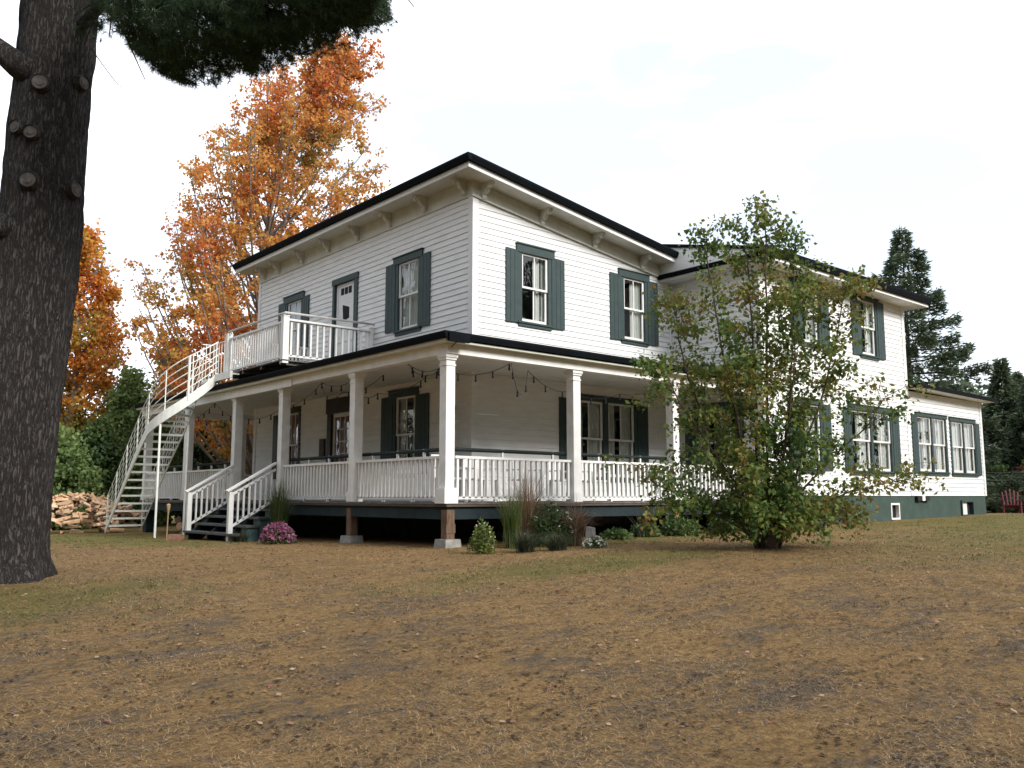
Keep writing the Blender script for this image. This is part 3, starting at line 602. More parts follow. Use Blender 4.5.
# downspout on the corner of ell return
# --- ell roof: gable with ridge along X, enclosed end, overhangs
ex0, ex1, ey0, ey1 = 6.05, 14.32, ED-0.52, 7.0
ridge_y = 2.2; ez = 5.80; rise = (ridge_y-ey0)*0.235
mb = MB()
def roofz(y): return ez+rise*(1-abs(y-ridge_y)/(ridge_y-ey0)) if y <= ridge_y else ez+rise*(1-(y-ridge_y)/(ey1-ridge_y))
rp = [(ey0, ez), (ridge_y, ez+rise), (ey1, ez), (ey1, ez-0.06), (ridge_y, ez+rise-0.06), (ey0, ez-0.06)]
mb.prism(rp, lambda a, b: (ex0, a, b), lambda a, b: (ex1, a, b)); mb.build('ell_roof', M_roof, house)
mb = MB()
gut(mb, (ex0-0.05, ey0, ez+0.01), (ex1+0.05, ey0, ez+0.01), (0, -1, 0), h=0.18, t=0.09)
mb.box(ex0-0.06, ex0, ey0, 0.30, 5.60, 5.68); gut(mb, (ex0-0.0, ey0-0.09, 5.70), (ex0-0.0, -0.02, 5.70), (-1, 0, 0), h=0.10, t=0.09)
# rake board at the top of the gable end
mb.prism([(ey0, ez+0.015), (ridge_y, ez+rise+0.015), (ridge_y, ez+rise-0.07), (ey0, ez-0.07)], lambda a, b: (ex0-0.03, a, b), lambda a, b: (ex0, a, b))
mb.box(ex1, ex1+0.04, ey0, ey1, ez-0.16, ez-0.02)
mb.build('ell_gutter', M_gutter, house)
mb = MB()
mb.box(ex0, ex1, ey0+0.002, ED-0.03, 5.545, 5.57); mb.box(ex0, H-0.03, ED-0.03, 0.0, 5.545, 5.57); mb.box(EX+0.04, ex1, ED-0.03, ey1, 5.545, 5.57)
mb.box(ex0+0.004, ex1, ey0+0.004, ey0+0.03, 5.57, ez-0.062)
mb.box(ex1-0.03, ex1-0.003, ey0+0.03, ey1, 5.57, ez-0.07)
mb.build('ell_soffit', M_white, house)
mb = MB(); mb.prism([(ey0+0.01, 5.572), (ridge_y, 5.572), (ridge_y, ez+rise-0.062), (ey0+0.01, ez-0.062)], lambda a, b: (ex0+0.004, a, b), lambda a, b: (ex0+0.05, a, b)); mb.build('gable_panel', M_white, house)
# --- annex roof: shed falling to +X side a little
mb = MB(); ay = ED-0.38
mb.add([(EX-0.35+0.5, ay, 3.30), (19.25, ay, 3.24), (19.25, 5.3, 3.55), (EX+0.15, 5.3, 3.6), (EX+0.15, ay, 3.19), (19.25, ay, 3.13), (19.25, 5.3, 3.44), (EX+0.15, 5.3, 3.5)],
       [(0, 1, 2, 3), (7, 6, 5, 4), (0, 4, 5, 1), (1, 5, 6, 2), (2, 6, 7, 3), (3, 7, 4, 0)])
mb.box(12.98+0.8, EX+0.15, ay, ED-0.04, 3.185, 3.30)
mb.build('annex_roof', M_gutter, house)
mb = MB(); mb.add([(EX+0.04, ay+0.03, 3.178), (19.15, ay+0.03, 3.118), (19.15, ED+0.03, 3.118), (EX+0.04, ED+0.03, 3.178)], [(3, 2, 1, 0)])
mb.add([(EX+0.04, ay+0.03, 3.178), (19.15, ay+0.03, 3.118), (19.15, ay+0.03, 3.15), (EX+0.04, ay+0.03, 3.2)], [(0, 1, 2, 3)])
mb.add([(AX, ED+0.03, 3.118), (19.15, ED+0.03, 3.118), (19.15, 5.2, 3.4), (AX, 5.2, 3.4)], [(3, 2, 1, 0)])
mb.build('annex_soffit', M_white, house)
# foundations
mb = MB()
for (a, b, hole) in ((H+0.02, EX-0.02, (12.43, 12.93, -0.53, -0.08)), (EX-0.02, AX-0.02, (16.96, 17.84, -0.50, -0.02))):
    yy = ED+0.0 if a < 10 else ED+0.03
    u0, u1, za, zb = hole
    mb.box(a, u0, yy, yy+0.25, -1.2, 0.118); mb.box(u1, b, yy, yy+0.25, -1.2, 0.118); mb.box(u0, u1, yy, yy+0.25, zb, 0.118); mb.box(u0, u1, yy, yy+0.25, -1.2, za)
mb.box(H+0.02, H+0.27, ED+0.25, 0.5, -1.2, 0.118); mb.box(AX-0.27, AX-0.02, ED+0.28, 5, -1.2, 0.118)
mb.box(EX+0.02, AX+0.01, ED-0.03, ED+0.03, -1.2, -0.49) if False else None
mb.build('foundation', M_teal, house)
mb = MB(); mb.box(0.05, H, 0.1, 0.3, -1.2, -0.02); mb.box(0.1, 0.3, 0.3, LY, -1.2, -0.02); mb.build('stone_foundation', M_stone, house)
def bwin(u0, u1, z0, z1, mfr, panel=None):
    mb = MB(); t = 0.05
    mb.box(u0, u0+t, ED-0.02, ED+0.08, z0, z1); mb.box(u1-t, u1, ED-0.02, ED+0.08, z0, z1); mb.box(u0+t, u1-t, ED-0.02, ED+0.08, z1-t, z1); mb.box(u0+t, u1-t, ED-0.02, ED+0.08, z0, z0+t)
    o = mb.build('basement_window', mfr, house)
    mb = MB(); mb.box(u0+t, u1-t, ED+0.10, ED+0.12, z0, z1); mb.build('pane', M_dark, o)
    if panel: mb = MB(); mb.box(u0+t, u0+(u1-u0)*0.58, ED+0.05, ED+0.09, z0+0.02, z1-t); mb.build('panel', M_trim, o)
bwin(12.43, 12.93, -0.53, -0.08, M_trim); bwin(16.96, 17.84, -0.50, -0.02, M_green, True)
mb = MB()
for u in (13.95, 14.45): mb = MB(); mb.box(u, u+0.28, ED-0.06, ED+0.03, -0.02, 0.12); mb.build('wall_vent', M_black, house)
mb = MB(); mb.box(14.27, 14.45, ED-0.05, ED+0.03, -0.02, 0.12); mb.build('vent_cover', M_trim, house)
mb = MB(); mb.box(16.85, 18.0, ED-0.14, ED+0.0, -0.62, -0.50); mb.build('window_kerb', M_conc, house)

# ------------------------------------------------------------------ porch
PX = -2.4; PE = 12.77
mb = MB()
def boards(mb, xa, xb, ya, yb, along, z1=0.0, t=0.035, w_=0.12):
    k = 0
    if along == 'x':   # boards run along x, laid out over y
        y = ya
        while y < yb-0.01: mb.box(xa, xb, y, min(y+w_-0.004, yb), z1-t, z1-0.001*(k % 3)); y += w_; k += 1
    else:
        x = xa
        while x < xb-0.01: mb.box(x, min(x+w_-0.004, xb), ya, yb, z1-t, z1-0.001*(k % 3)); x += w_; k += 1
boards(mb, PX-0.03, -0.04, -0.04, PE, 'x'); boards(mb, PX-0.03, H-0.05, PX-0.03, -0.045, 'y'); boards(mb, -0.03, H, LY+0.05, PE, 'y')
mb.build('porch_floor', M_floor, house)
mb = MB(); mb.box(PX-0.02, PX+0.02, PX-0.02, PE, -0.075, -0.037); mb.box(PX+0.02, H-0.05, PX-0.02, PX+0.02, -0.075, -0.037); mb.build('floor_edge', M_edge, house)
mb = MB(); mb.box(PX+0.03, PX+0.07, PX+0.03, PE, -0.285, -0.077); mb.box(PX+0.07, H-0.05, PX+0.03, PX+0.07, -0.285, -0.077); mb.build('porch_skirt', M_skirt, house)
# ceiling, beam, roof
mb = MB(); mb.box(PX+0.05, -0.03, PX+0.05, PE, 2.665, 2.69); mb.box(-0.03, H-0.03, PX+0.05, -0.03, 2.665, 2.69); mb.box(-0.03, H, LY+0.05, PE, 2.665, 2.69); mb.build('porch_ceiling', M_ceiling, house)
mb = MB(); mb.box(PX-0.05, PX+0.14, PX-0.05, PE, 2.50, 2.664); mb.box(PX+0.14, H-0.04, PX-0.05, PX+0.14, 2.50, 2.664); mb.box(PX+0.14, H, PE-0.16, PE-0.01, 2.5, 2.664)
mb.box(PX-0.052, PX-0.07, 3.2, PE, 2.47, 2.65)
mb.build('porch_beam', M_trim, house)
pg = PX-0.19
mb = MB(); mb.box(pg, PX+0.05, pg, PE+0.2, 2.667, 2.70); mb.box(PX+0.05, H-0.03, pg, PX+0.05, 2.667, 2.70); mb.box(pg+0.0, pg+0.03, pg, PE+0.2, 2.70, 2.72)
mb.build('porch_soffit', M_frieze, house)
mb = MB()   # low slope roof rising to the wall
zr0, zr1 = 2.80, 3.10
def quad(*p): mb.add(p, [(0, 1, 2, 3)])
quad((pg, pg, zr0), (H-0.03, pg, zr0), (H-0.03, -0.03, zr1), (-0.03, -0.03, zr1)); quad((pg, PE+0.2, zr0), (pg, pg, zr0), (-0.03, -0.03, zr1), (-0.03, LY+0.03, zr1))
quad((H, PE+0.2, zr0), (pg, PE+0.2, zr0), (-0.03, LY+0.03, zr1), (H, LY+0.03, zr1))
mb.build('porch_roof', M_roof, house)
mb = MB()
gut(mb, (pg, pg, 2.835), (H-0.03, pg, 2.835), (0, -1, 0), h=0.115, t=0.07); gut(mb, (pg, PE+0.2, 2.835), (pg, pg-0.07, 2.835), (-1, 0, 0), h=0.115, t=0.07)
mb.box(pg-0.01, pg+0.42, pg-0.12, pg-0.071, 2.66, 2.80)
mb.tube([(pg+0.20, pg-0.06, 2.68), (pg+0.22, PX-0.03, 2.6), (pg+0.22, PX-0.02, 2.52), (pg+0.17, PX-0.02, 2.47)], 0.008, 6)
mb.build('porch_gutter', M_gutter, house)

def post(cx, cy, w_=0.19, base=0.23, bh=0.20):
    mb = MB(); h = w_/2
    mb.box(cx-h, cx+h, cy-h, cy+h, bh, 2.40)
    b = base/2+0.0; mb.box(cx-b, cx+b, cy-b, cy+b, -0.02, bh-0.02); mb.box(cx-b+0.01, cx+b-0.01, cy-b+0.01, cy+b-0.01, bh-0.02, bh)
    mb.box(cx-h-0.012, cx+h+0.012, cy-h-0.012, cy+h+0.012, 2.30, 2.325); mb.box(cx-h-0.02, cx+h+0.02, cy-h-0.02, cy+h+0.02, 2.40, 2.44); mb.box(cx-h-0.035, cx+h+0.035, cy-h-0.035, cy+h+0.035, 2.44, 2.497)
    return mb.build('porch_post', M_trim, house)
LP = [(-2.3, 0.73), (-2.3, 3.82), (-2.3, 6.31), (-2.3, 9.43), (-2.3, 12.62)]
RP = [(0.67, -2.3), (3.63, -2.3)]
post(-2.335, -2.30, 0.185, 0.28, 0.24)
for p in LP+RP: post(*p)
post(0.62, 12.62, 0.16); post(3.9, 12.62, 0.16)
def railing(p, q, z0=0.05, z1=0.78, sp=0.13, bw=0.045, name='porch_railing', m=None, foot=True, rw=0.075):
    p = Vector((p[0], p[1], 0)); q = Vector((q[0], q[1], 0)); L_ = (q-p).length; d = (q-p)/L_; m = m or M_trim
    mb = MB(); n = max(1, round(L_/sp))
    for k in range(n):
        c = p+d*(L_*(k+0.5)/n); mb.bar((c.x, c.y, z0+0.02), (c.x, c.y, z1-0.03), bw, bw, up=(d.x, d.y, 0))
    if foot:
        for k in (0.33, 0.67): c = p+d*(L_*k); mb.bar((c.x, c.y, z0-0.05), (c.x, c.y, z0), 0.05, 0.05, up=(d.x, d.y, 0))
    o = mb.build(name, m, house)
    mb = MB(); mb.bar((p.x, p.y, z1-0.02), (q.x, q.y, z1-0.02), rw, 0.045); mb.build('top_rail', m, o)
    mb = MB(); mb.bar((p.x, p.y, z0+0.02), (q.x, q.y, z0+0.02), 0.045, 0.045); mb.build('bottom_rail', m, o)
    return o
ends = [-2.2, 0.63, 0.83, 3.72]
railing((-2.3, -2.18), (-2.3, 0.63)); railing((-2.3, 0.83), (-2.3, 3.72)); railing((-2.3, 6.41), (-2.3, 9.33)); railing((-2.3, 9.53), (-2.3, 12.52))
railing((-2.18, -2.3), (0.57, -2.3)); railing((0.77, -2.3), (3.53, -2.3)); railing((3.73, -2.3), (6.46, -2.3))
railing((-2.2, 12.62), (0.54, 12.62)); railing((0.70, 12.62), (3.82, 12.62))
# dark pipe rail above the railings
for name_, pts in (('pipe_rail', [(-2.24, -2.16, 0.90), (6.44, -2.16, 0.90)]), ('pipe_rail', [(-2.16, -2.24, 0.90), (-2.16, 3.7, 0.90)]), ('pipe_rail', [(-2.16, 6.4, 0.93), (-2.16, 12.5, 0.93)])):
    mb = MB(); mb.tube(pts, 0.034, 8); o = mb.build(name_, M_pipe, house)
    mb = MB(); a, b = Vector(pts[0]), Vector(pts[1])
    for k in range(1, 7):
        mb = MB(); c = a.lerp(b, k/7); mb.box(c.x-0.02, c.x+0.02, c.y-0.02, c.y+0.02, 0.76, 0.93); mb.build('rail_bracket', M_trim, o)
# support posts and footings
def support(cx, cy, mt, w_=0.16, fw_=0.36, fh=0.14):
    g = hgt(cx, cy); mb = MB(); h = w_/2; mb.box(cx-h, cx+h, cy-h, cy+h, g+fh-0.03, -0.125); mb.box(cx-h*1.15, cx+h*1.15, cy-h*1.1, cy-h*0.2, g+fh+0.1, -0.36) if cy < -2 else None
    o = mb.build('support_post', mt, house)
    mb = MB(); f0 = fw_/2; f1 = f0*0.84
    mb.add([(cx-f0, cy-f0, g-0.1), (cx+f0, cy-f0, g-0.1), (cx+f0, cy+f0, g-0.1), (cx-f0, cy+f0, g-0.1), (cx-f1, cy-f1, g+fh), (cx+f1, cy-f1, g+fh), (cx+f1, cy+f1, g+fh), (cx-f1, cy+f1, g+fh)],
           [(0, 3, 2, 1), (4, 5, 6, 7), (0, 1, 5, 4), (1, 2, 6, 5), (2, 3, 7, 6), (3, 0, 4, 7)])
    mb.build('footing', M_conc, o)
support(-2.30, -2.30, M_wood); support(-2.30, 0.80, M_wood); support(3.64, -2.30, M_ywood, 0.15, 0.26); support(0.66, -2.1, M_wood)
mb = MB(); mb.box(-2.45, -2.2, 7.9, 12.7, -1.2, -0.3) if False else None
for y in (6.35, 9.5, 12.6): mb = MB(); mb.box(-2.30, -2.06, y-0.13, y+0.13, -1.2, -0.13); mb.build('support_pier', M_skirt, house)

# front steps
mb = MB()
for k in range(4): z = -0.17*(k+1); xx = PX-0.02-0.26*k; mb.box(xx-0.30, xx, 3.50, 6.36, z-0.045, z)
st = mb.build('porch_steps', mat('dark_step_boards', (0.11, 0.115, 0.11), 0.6, col2=(0.05, 0.055, 0.055), scale=5), house)
mb = MB()
for k in range(3): z = -0.17*(k+1); xx = PX-0.02-0.26*k; mb.box(xx-0.24, xx-0.0, 3.55, 3.85, hgt(-3, 3.6)-0.1, z-0.047)
mb.build('step_side', M_aqua, st)
mb = MB()
for yy in (4.1, 5.15, 6.25):
    mb = MB(); mb.prism([(-2.42, -0.05), (-3.40, -0.72), (-3.40, -0.95), (-3.2, -0.95), (-2.42, -0.42)], lambda a, b, y=yy: (a, y-0.02, b), lambda a, b, y=yy: (a, y+0.02, b))
    mb.build('stringer', M_skirt, st)
for yy, zb in ((3.95, hgt(-3.4, 3.95)-0.03), (6.28, -0.68)):
    mb = MB(); mb.box(-3.455, -3.355, yy-0.05, yy+0.05, zb, 0.19)
    sr = mb.build('newel_post', M_trim, house)
    mb = MB(); mb.bar((-3.50, yy, 0.205), (-2.40, yy, 0.83), 0.12, 0.04); mb.build('handrail', M_trim, sr)
    mb = MB(); mb.bar((-3.36, yy, 0.15), (-2.40, yy, 0.69), 0.04, 0.05); mb.bar((-3.36, yy, -0.53), (-2.42, yy, 0.02), 0.04, 0.05)
    for k in range(7):
        x = -3.24+k*0.125; z = (x+3.36)*0.5625; mb.bar((x, yy, -0.53+z), (x, yy, 0.15+z), 0.04, 0.035, up=(1, 0, 0))
    mb.build('baluster', M_trim, sr)

# ------------------------------------------------------------------ balcony on the porch roof
mb = MB(); boards(mb, -2.42, -0.04, 3.78, 7.0, 'y', 3.14, 0.03, 0.14)
for y in (3.9, 4.9, 5.9, 6.8): mb.box(-2.4, -0.05, y-0.04, y+0.04, 3.03, 3.108)
bd = mb.build('balcony_deck', M_floor, house)
def bpost(x, y, w_=0.14):
    mb = MB(); mb.box(x-w_/2, x+w_/2, y-w_/2, y+w_/2, 3.06, 4.13); mb.box(x-w_/2-0.01, x+w_/2+0.01, y-w_/2-0.01, y+w_/2+0.01, 4.13, 4.15); mb.build('balcony_post', M_trim, house)
bpost(-2.34, 3.85); bpost(-2.34, 6.93); bpost(-0.10, 3.85, 0.09); 
railing((-2.27, 3.85), (-0.14, 3.85), 3.22, 4.08, 0.165, 0.045, 'balcony_railing', foot=False, rw=0.12)
railing((-2.34, 3.92), (-2.34, 6.86), 3.20, 4.04, 0.13, 0.032, 'balcony_railing', foot=False, rw=0.05)
railing((-1.2, 6.93), (-0.1, 6.93), 3.2, 4.05, 0.105, 0.045, 'balcony_railing', foot=False, rw=0.05)
mb = MB(); mb.tube([(-0.02, 3.85, 4.24), (-2.34, 3.85, 4.22), (-2.34, 6.98, 4.22)], 0.026, 8); mb.build('balcony_pipe_rail', mat('grey_pipe', (0.50, 0.49, 0.46), 0.5, var=0.3), house)
mb = MB(); mb.box(-2.66, -2.60, 6.02, 7.05, 2.93, 3.10); mb.box(-2.60, -2.40, 6.05, 7.95, 3.02, 3.06); mb.build('landing_edge', M_stairw, house)

# ------------------------------------------------------------------ curved metal stair
stair = mb = None
ox, oy = -2.6, 8.17
def path(r, t):
    """t in 0..1 arc, 1..2 straight; returns point on radius r, z of the string centre"""
    if t <= 1:
        a = t*math.pi/2; k_ = 1+(0.07*math.sin(math.pi*t) if r > 1 else 0); x = ox-r*k_*math.sin(a); y = oy-r*k_*math.cos(a); ss = t
        z = 3.02-1.30*(1.55*ss-0.55*ss*ss)
        return Vector((x, y, z))
    s_ = t-1; return Vector((ox-r, oy+2.95*s_, 1.72-2.54*(0.82*s_+0.18*s_*s_*(2-s_))))
TS = [i/14 for i in range(15)]+[1+i/8 for i in range(1, 9)]
def band(r, h, t_, name, par):
    mb = MB(); vs = []
    for t in TS:
        p = path(r, t); hh = h if t <= 1 else h*(1-0.55*(t-1))
        q = path(r+t_, t)
        vs += [(p.x, p.y, p.z-hh/2), (q.x, q.y, q.z-hh/2), (q.x, q.y, q.z+hh/2), (p.x, p.y, p.z+hh/2)]
    n = len(TS); fs = [(0, 1, 2, 3), (4*n-1, 4*n-2, 4*n-3, 4*n-4)]
    for i in range(n-1):
        for k in range(4): k2 = (k+1) % 4; fs.append((4*i+k, 4*(i+1)+k, 4*(i+1)+k2, 4*i+k2))
    mb.add(vs, fs); return mb.build(name, M_stairw, par)
stair = band(1.20, 0.27, 0.03, 'outdoor_staircase', house)
band(0.28, 0.05, 0.03, 'stringer', stair)
mb = MB()
for k in range(20):
    t = 0.05+k*0.95/7 if k < 7 else 1+(k-6.3)/13.2
    if t > 1.97: break
    dt = 0.062 if t < 1 else 0.030
    a0, a1, b0, b1 = path(0.31, t-dt), path(0.31, t+dt), path(1.20, t-dt), path(1.20, t+dt); z = path(0.7, t).z+0.03
    vs = [(p.x, p.y, z+dz) for dz in (-0.015, 0.035) for p in (a0, b0, b1, a1)]
    mb.add(vs, [(3, 2, 1, 0), (4, 5, 6, 7), (0, 1, 5, 4), (1, 2, 6, 5), (2, 3, 7, 6), (3, 0, 4, 7)])
mb.build('tread', M_stairw, stair)
for r, rr in ((1.215, 0.012), (0.295, 0.008)):
    mb = MB()
    for h in ((0.26, 0.42, 0.58, 0.74, 0.91) if r > 1 else (0.27, 0.47, 0.68, 0.90)):
        mb.tube([path(r, t)+Vector((0, 0, h*(1+0.24*math.sin(math.pi*min(t, 1))))) for t in TS], [rr*(1.3 if h > 0.85 else 1)*(1 if t < 0.95 else 0.6) for t in TS], 6)
    for t in ([0.02, 0.30, 0.34, 0.62, 0.99, 1.25, 1.5, 1.75, 1.98] if r > 1 else [0.02, 0.2, 0.5, 0.99, 1.25, 1.5, 1.75, 1.98]):
        p = path(r, t); mb.tube([p, p+Vector((0, 0, 0.92*(1+0.24*math.sin(math.pi*min(t, 1)))))], rr*(2.6 if t == 0.34 else 1.2), 6)
    if r < 1:
        for k in range(13, 40): p = path(r, k/20); mb.tube([p, p+Vector((0, 0, 0.9))], 0.0045, 4)
    else:
        for k in range(11): p = path(r, 1.05+k*0.09); mb.tube([p, p+Vector((0, 0, 0.9))], 0.004, 4)
    mb.build('stair_railing', M_stairw, stair)
mb = MB(); mb.tube([(-2.30, 7.97, 3.05), (-2.30, 7.97, 4.02), (-2.30, 7.0, 4.02)], 0.015, 6); mb.tube([(-2.6, 7.97, 4.0), (-2.30, 7.97, 4.0)], 0.014, 6)
for k in range(5): mb.tube([(-2.30, 7.1+k*0.18, 3.05), (-2.30, 7.1+k*0.18, 4.02)], 0.012, 5)
for k in range(2): mb.tube([(-2.5+k*0.1, 7.97, 3.05), (-2.5+k*0.1, 7.97, 4.0)], 0.012, 5)
mb.build('landing_railing', M_stairw, stair)
mb = MB(); g = hgt(-3.75, 7.0); mb.tube([(-3.72, 7.55, g-0.15), (-3.72, 7.55, 1.85)], 0.028, 8); g2 = hgt(-2.85, 8.6); mb.tube([(-2.87, 8.0, g2-0.1), (-2.87, 8.0, 1.9)], 0.03, 8); mb.build('support_pole', M_stairw, stair)

# ------------------------------------------------------------------ things on and about the porch
# string lights
sl = thing('string_lights', 'string of small dark bulbs looped under the porch ceiling', 'string lights', (0, 0, 0))
def cat(pts, sag=0.08, n=7):
    out = []
    for a, b in zip(pts[:-1], pts[1:]):
        a = Vector(a); b = Vector(b); L_ = (b-a).length
        for k in range(n): t = k/n; p = a.lerp(b, t); p.z -= 4*t*(1-t)*sag*min(1, L_); out.append(p)
    out.append(Vector(pts[-1])); return out
runs = [[(-2.15, -2.1, 2.24), (-0.85, -2.18, 2.50)], [(-0.80, -2.18, 2.52), (-0.74, -2.2, 2.2), (-0.62, -2.2, 1.95), (-0.50, -2.2, 2.0), (-0.41, -2.2, 2.42), (0.62, -2.2, 2.10), (2.1, -2.2, 2.17), (3.45, -2.2, 2.52), (6.3, -2.2, 2.5)],
        [(-2.2, -2.0, 2.35), (-2.2, -0.88, 2.52), (-2.2, -1.55, 2.24), (-2.2, -1.9, 2.33)], [(-2.2, -1.55, 2.24), (-2.2, 0.12, 2.06), (-2.2, 0.9, 2.14)],
        [(-2.2, 0.9, 2.45), (-2.2, 2.33, 2.48), (-2.2, 2.2, 2.22), (-2.2, 1.45, 2.20), (-1.4, 1.2, 2.6)], [(-2.2, 2.33, 2.48), (-2.2, 4.1, 2.10), (-2.2, 6.2, 2.0), (-2.2, 8.0, 2.5), (-2.2, 10.5, 2.1), (-2.2, 12.4, 2.5)]]
mb = MB(); bulbs = []; sockets = MB()
for r_ in runs:
    c = cat(r_, 0.12); mb.tube(c, 0.006, 5, cap=False)
    acc = 0.2
    for a, b in zip(c[:-1], c[1:]):
        acc += (b-a).length
        if acc > 0.33: acc = 0; bulbs.append(b)
mb.build('cord', M_black, sl)
for b in bulbs:
    q = MB(); q.tube([b, b-Vector((0, 0, 0.07)), b-Vector((0, 0, 0.075))], [0.014, 0.017, 0.012], 6); q.ball((b.x, b.y, b.z-0.10), 0.022, 7, 5, (1, 1, 1.25)); q.build('bulb', M_black, sl)
# white porch bench/chairs behind the right railing
def porch_chair(x, y, lab):
    t = thing('porch_chair', lab, 'chair', (x, y, 0), 'white chairs behind the porch railing')
    mb = MB(); mb.box(x-0.24, x+0.24, y-0.24, y+0.24, 0.40, 0.435); mb.build('seat', M_trim, t)
    mb = MB()
    for k in range(5): mb.box(x-0.22+k*0.092, x-0.22+k*0.092+0.07, y+0.22, y+0.245, 0.44, 0.84)
    mb.box(x-0.25, x+0.25, y+0.246, y+0.27, 0.76, 0.86); mb.build('backrest', M_trim, t)
    for sx in (-1, 1):
        for sy in (-1, 1):
            q = MB(); q.bar((x+sx*0.21, y+sy*0.21, 0.0), (x+sx*0.20, y+sy*0.19, 0.40), 0.04, 0.04); q.build('leg', M_trim, t)
        q = MB(); q.box(x+sx*0.25-0.03, x+sx*0.25+0.03, y-0.22, y+0.24, 0.60, 0.625); q.bar((x+sx*0.25, y-0.2, 0.4), (x+sx*0.25, y-0.2, 0.6), 0.04, 0.04); q.build('armrest', M_trim, t)
porch_chair(-1.55, -1.35, 'white slatted porch chair nearest the corner post'); porch_chair(-0.75, -1.25, 'second white porch chair behind the bush with plumes')
porch_chair(0.35, -1.25, 'white porch chair just left of the middle front post'); porch_chair(1.45, -1.2, 'white porch chair right of the middle front post')
porch_chair(2.35, -1.2, 'white porch chair in front of the double porch window')
# tall dark trellis hanger standing against the left porch wall near the corner
t = thing('plant_stand', 'thin dark wire plant stand leaning on the porch wall behind the corner post', 'plant stand', (-0.25, -0.0+0.45, 0))
mb = MB()
for dx in (-0.13, 0.13): mb.tube([(-0.2, 0.55+dx, 0.0), (-0.12, 0.55+dx, 1.85), (-0.15, 0.55+dx*1.5, 1.98), (-0.2, 0.55+dx*1.9, 1.9)], 0.012, 6)
for z in (0.3, 0.9, 1.2): mb.tube([(-0.17, 0.42, z), (-0.17, 0.68, z)], 0.009, 6)
mb.build('wire_frame', M_black, t)
# mailbox / notice by the door
t = thing('notice_board', 'small dark notice board on the porch wall beside the door', 'notice board', (-0.05, 6.18, 1.32))
mb = MB(); mb.box(-0.075, -0.03, 6.06, 6.32, 1.05, 1.58); mb.build('board', M_brown, t)
mb = MB()
for k in range(4): mb.box(-0.082, -0.0755, 6.09, 6.29, 1.09+k*0.12, 1.17+k*0.12)
mb.build('note', mat('faded_note', (0.10, 0.075, 0.06), 0.8, var=0.4), t)
# tiki torch, stone block
tx, ty = -3.95, 6.1; g = gz(tx, ty)
t = thing('garden_torch', 'bamboo garden torch standing by the metal stair', 'torch', (tx, ty, g))
mb = MB(); mb.tube([(tx, ty, g-0.05), (tx+0.01, ty, g+0.68)], 0.014, 7); mb.build('pole', M_bamboo, t)
mb = MB(); mb.tube([(tx+0.01, ty, g+0.60), (tx+0.01, ty, g+0.72), (tx+0.01, ty, g+0.80), (tx+0.01, ty, g+0.82)], [0.018, 0.038, 0.048, 0.02], 8); mb.build('torch_head', M_bamboo, t)
def stone(cx, cy, sx, sy, sz, m, name, lab, cat_='stone', rot=0.2):
    g = gz(cx, cy); mb = MB(); n = 10; rnd = random.Random(int(cx*100)); vs = []
    for i in range(3):
        for (a, b) in ((-1, -1), (1, -1), (1, 1), (-1, 1)):
            f = (0.96, 1.0, 0.88)[i]; u = a*sx/2*f*rnd.uniform(.94, 1.04); v = b*sy/2*f*rnd.uniform(.94, 1.04)
            vs.append((cx+u*math.cos(rot)-v*math.sin(rot), cy+u*math.sin(rot)+v*math.cos(rot), g-0.03+(sz+0.03)*i/2*rnd.uniform(.96, 1.03)))
    mb.add(vs, [(3, 2, 1, 0), (8, 9, 10, 11)]+[(4*i+k, 4*i+(k+1) % 4, 4*i+4+(k+1) % 4, 4*i+4+k) for i in range(2) for k in range(4)])
    o = mb.build(name, m, origin=(cx, cy, g)); return tag(o, lab, cat_)
stone(-3.98, 5.45, 0.30, 0.22, 0.15, M_redstone, 'stone_block', 'reddish stone block lying left of the front steps', rot=-0.7)

# logs stored under the porch end
for k, (z, yy, l_) in enumerate([(-0.60, 9.9, 1.3), (-0.46, 10.2, 1.2), (-0.78, 10.0, 1.4), (-0.60, 10.05, 1.2)]):
    mb = MB(); xx = -2.2+0.16*k*0.5; mb.tube([(xx-0.4, yy-0.9+k*0.05, z-0.06), (xx+0.2, yy+0.6, z-0.06)], [0.085, 0.095], 10)
    o = mb.build('stored_log', M_log3 if k % 2 else M_log, origin=(xx, yy, z)); tag(o, ['lowest bark covered log stored under the far porch end', 'brown log stored under the porch behind the torch', 'log lying on the ground under the far porch', 'short log on the stack under the porch'][k], 'log', 'logs stored under the porch')

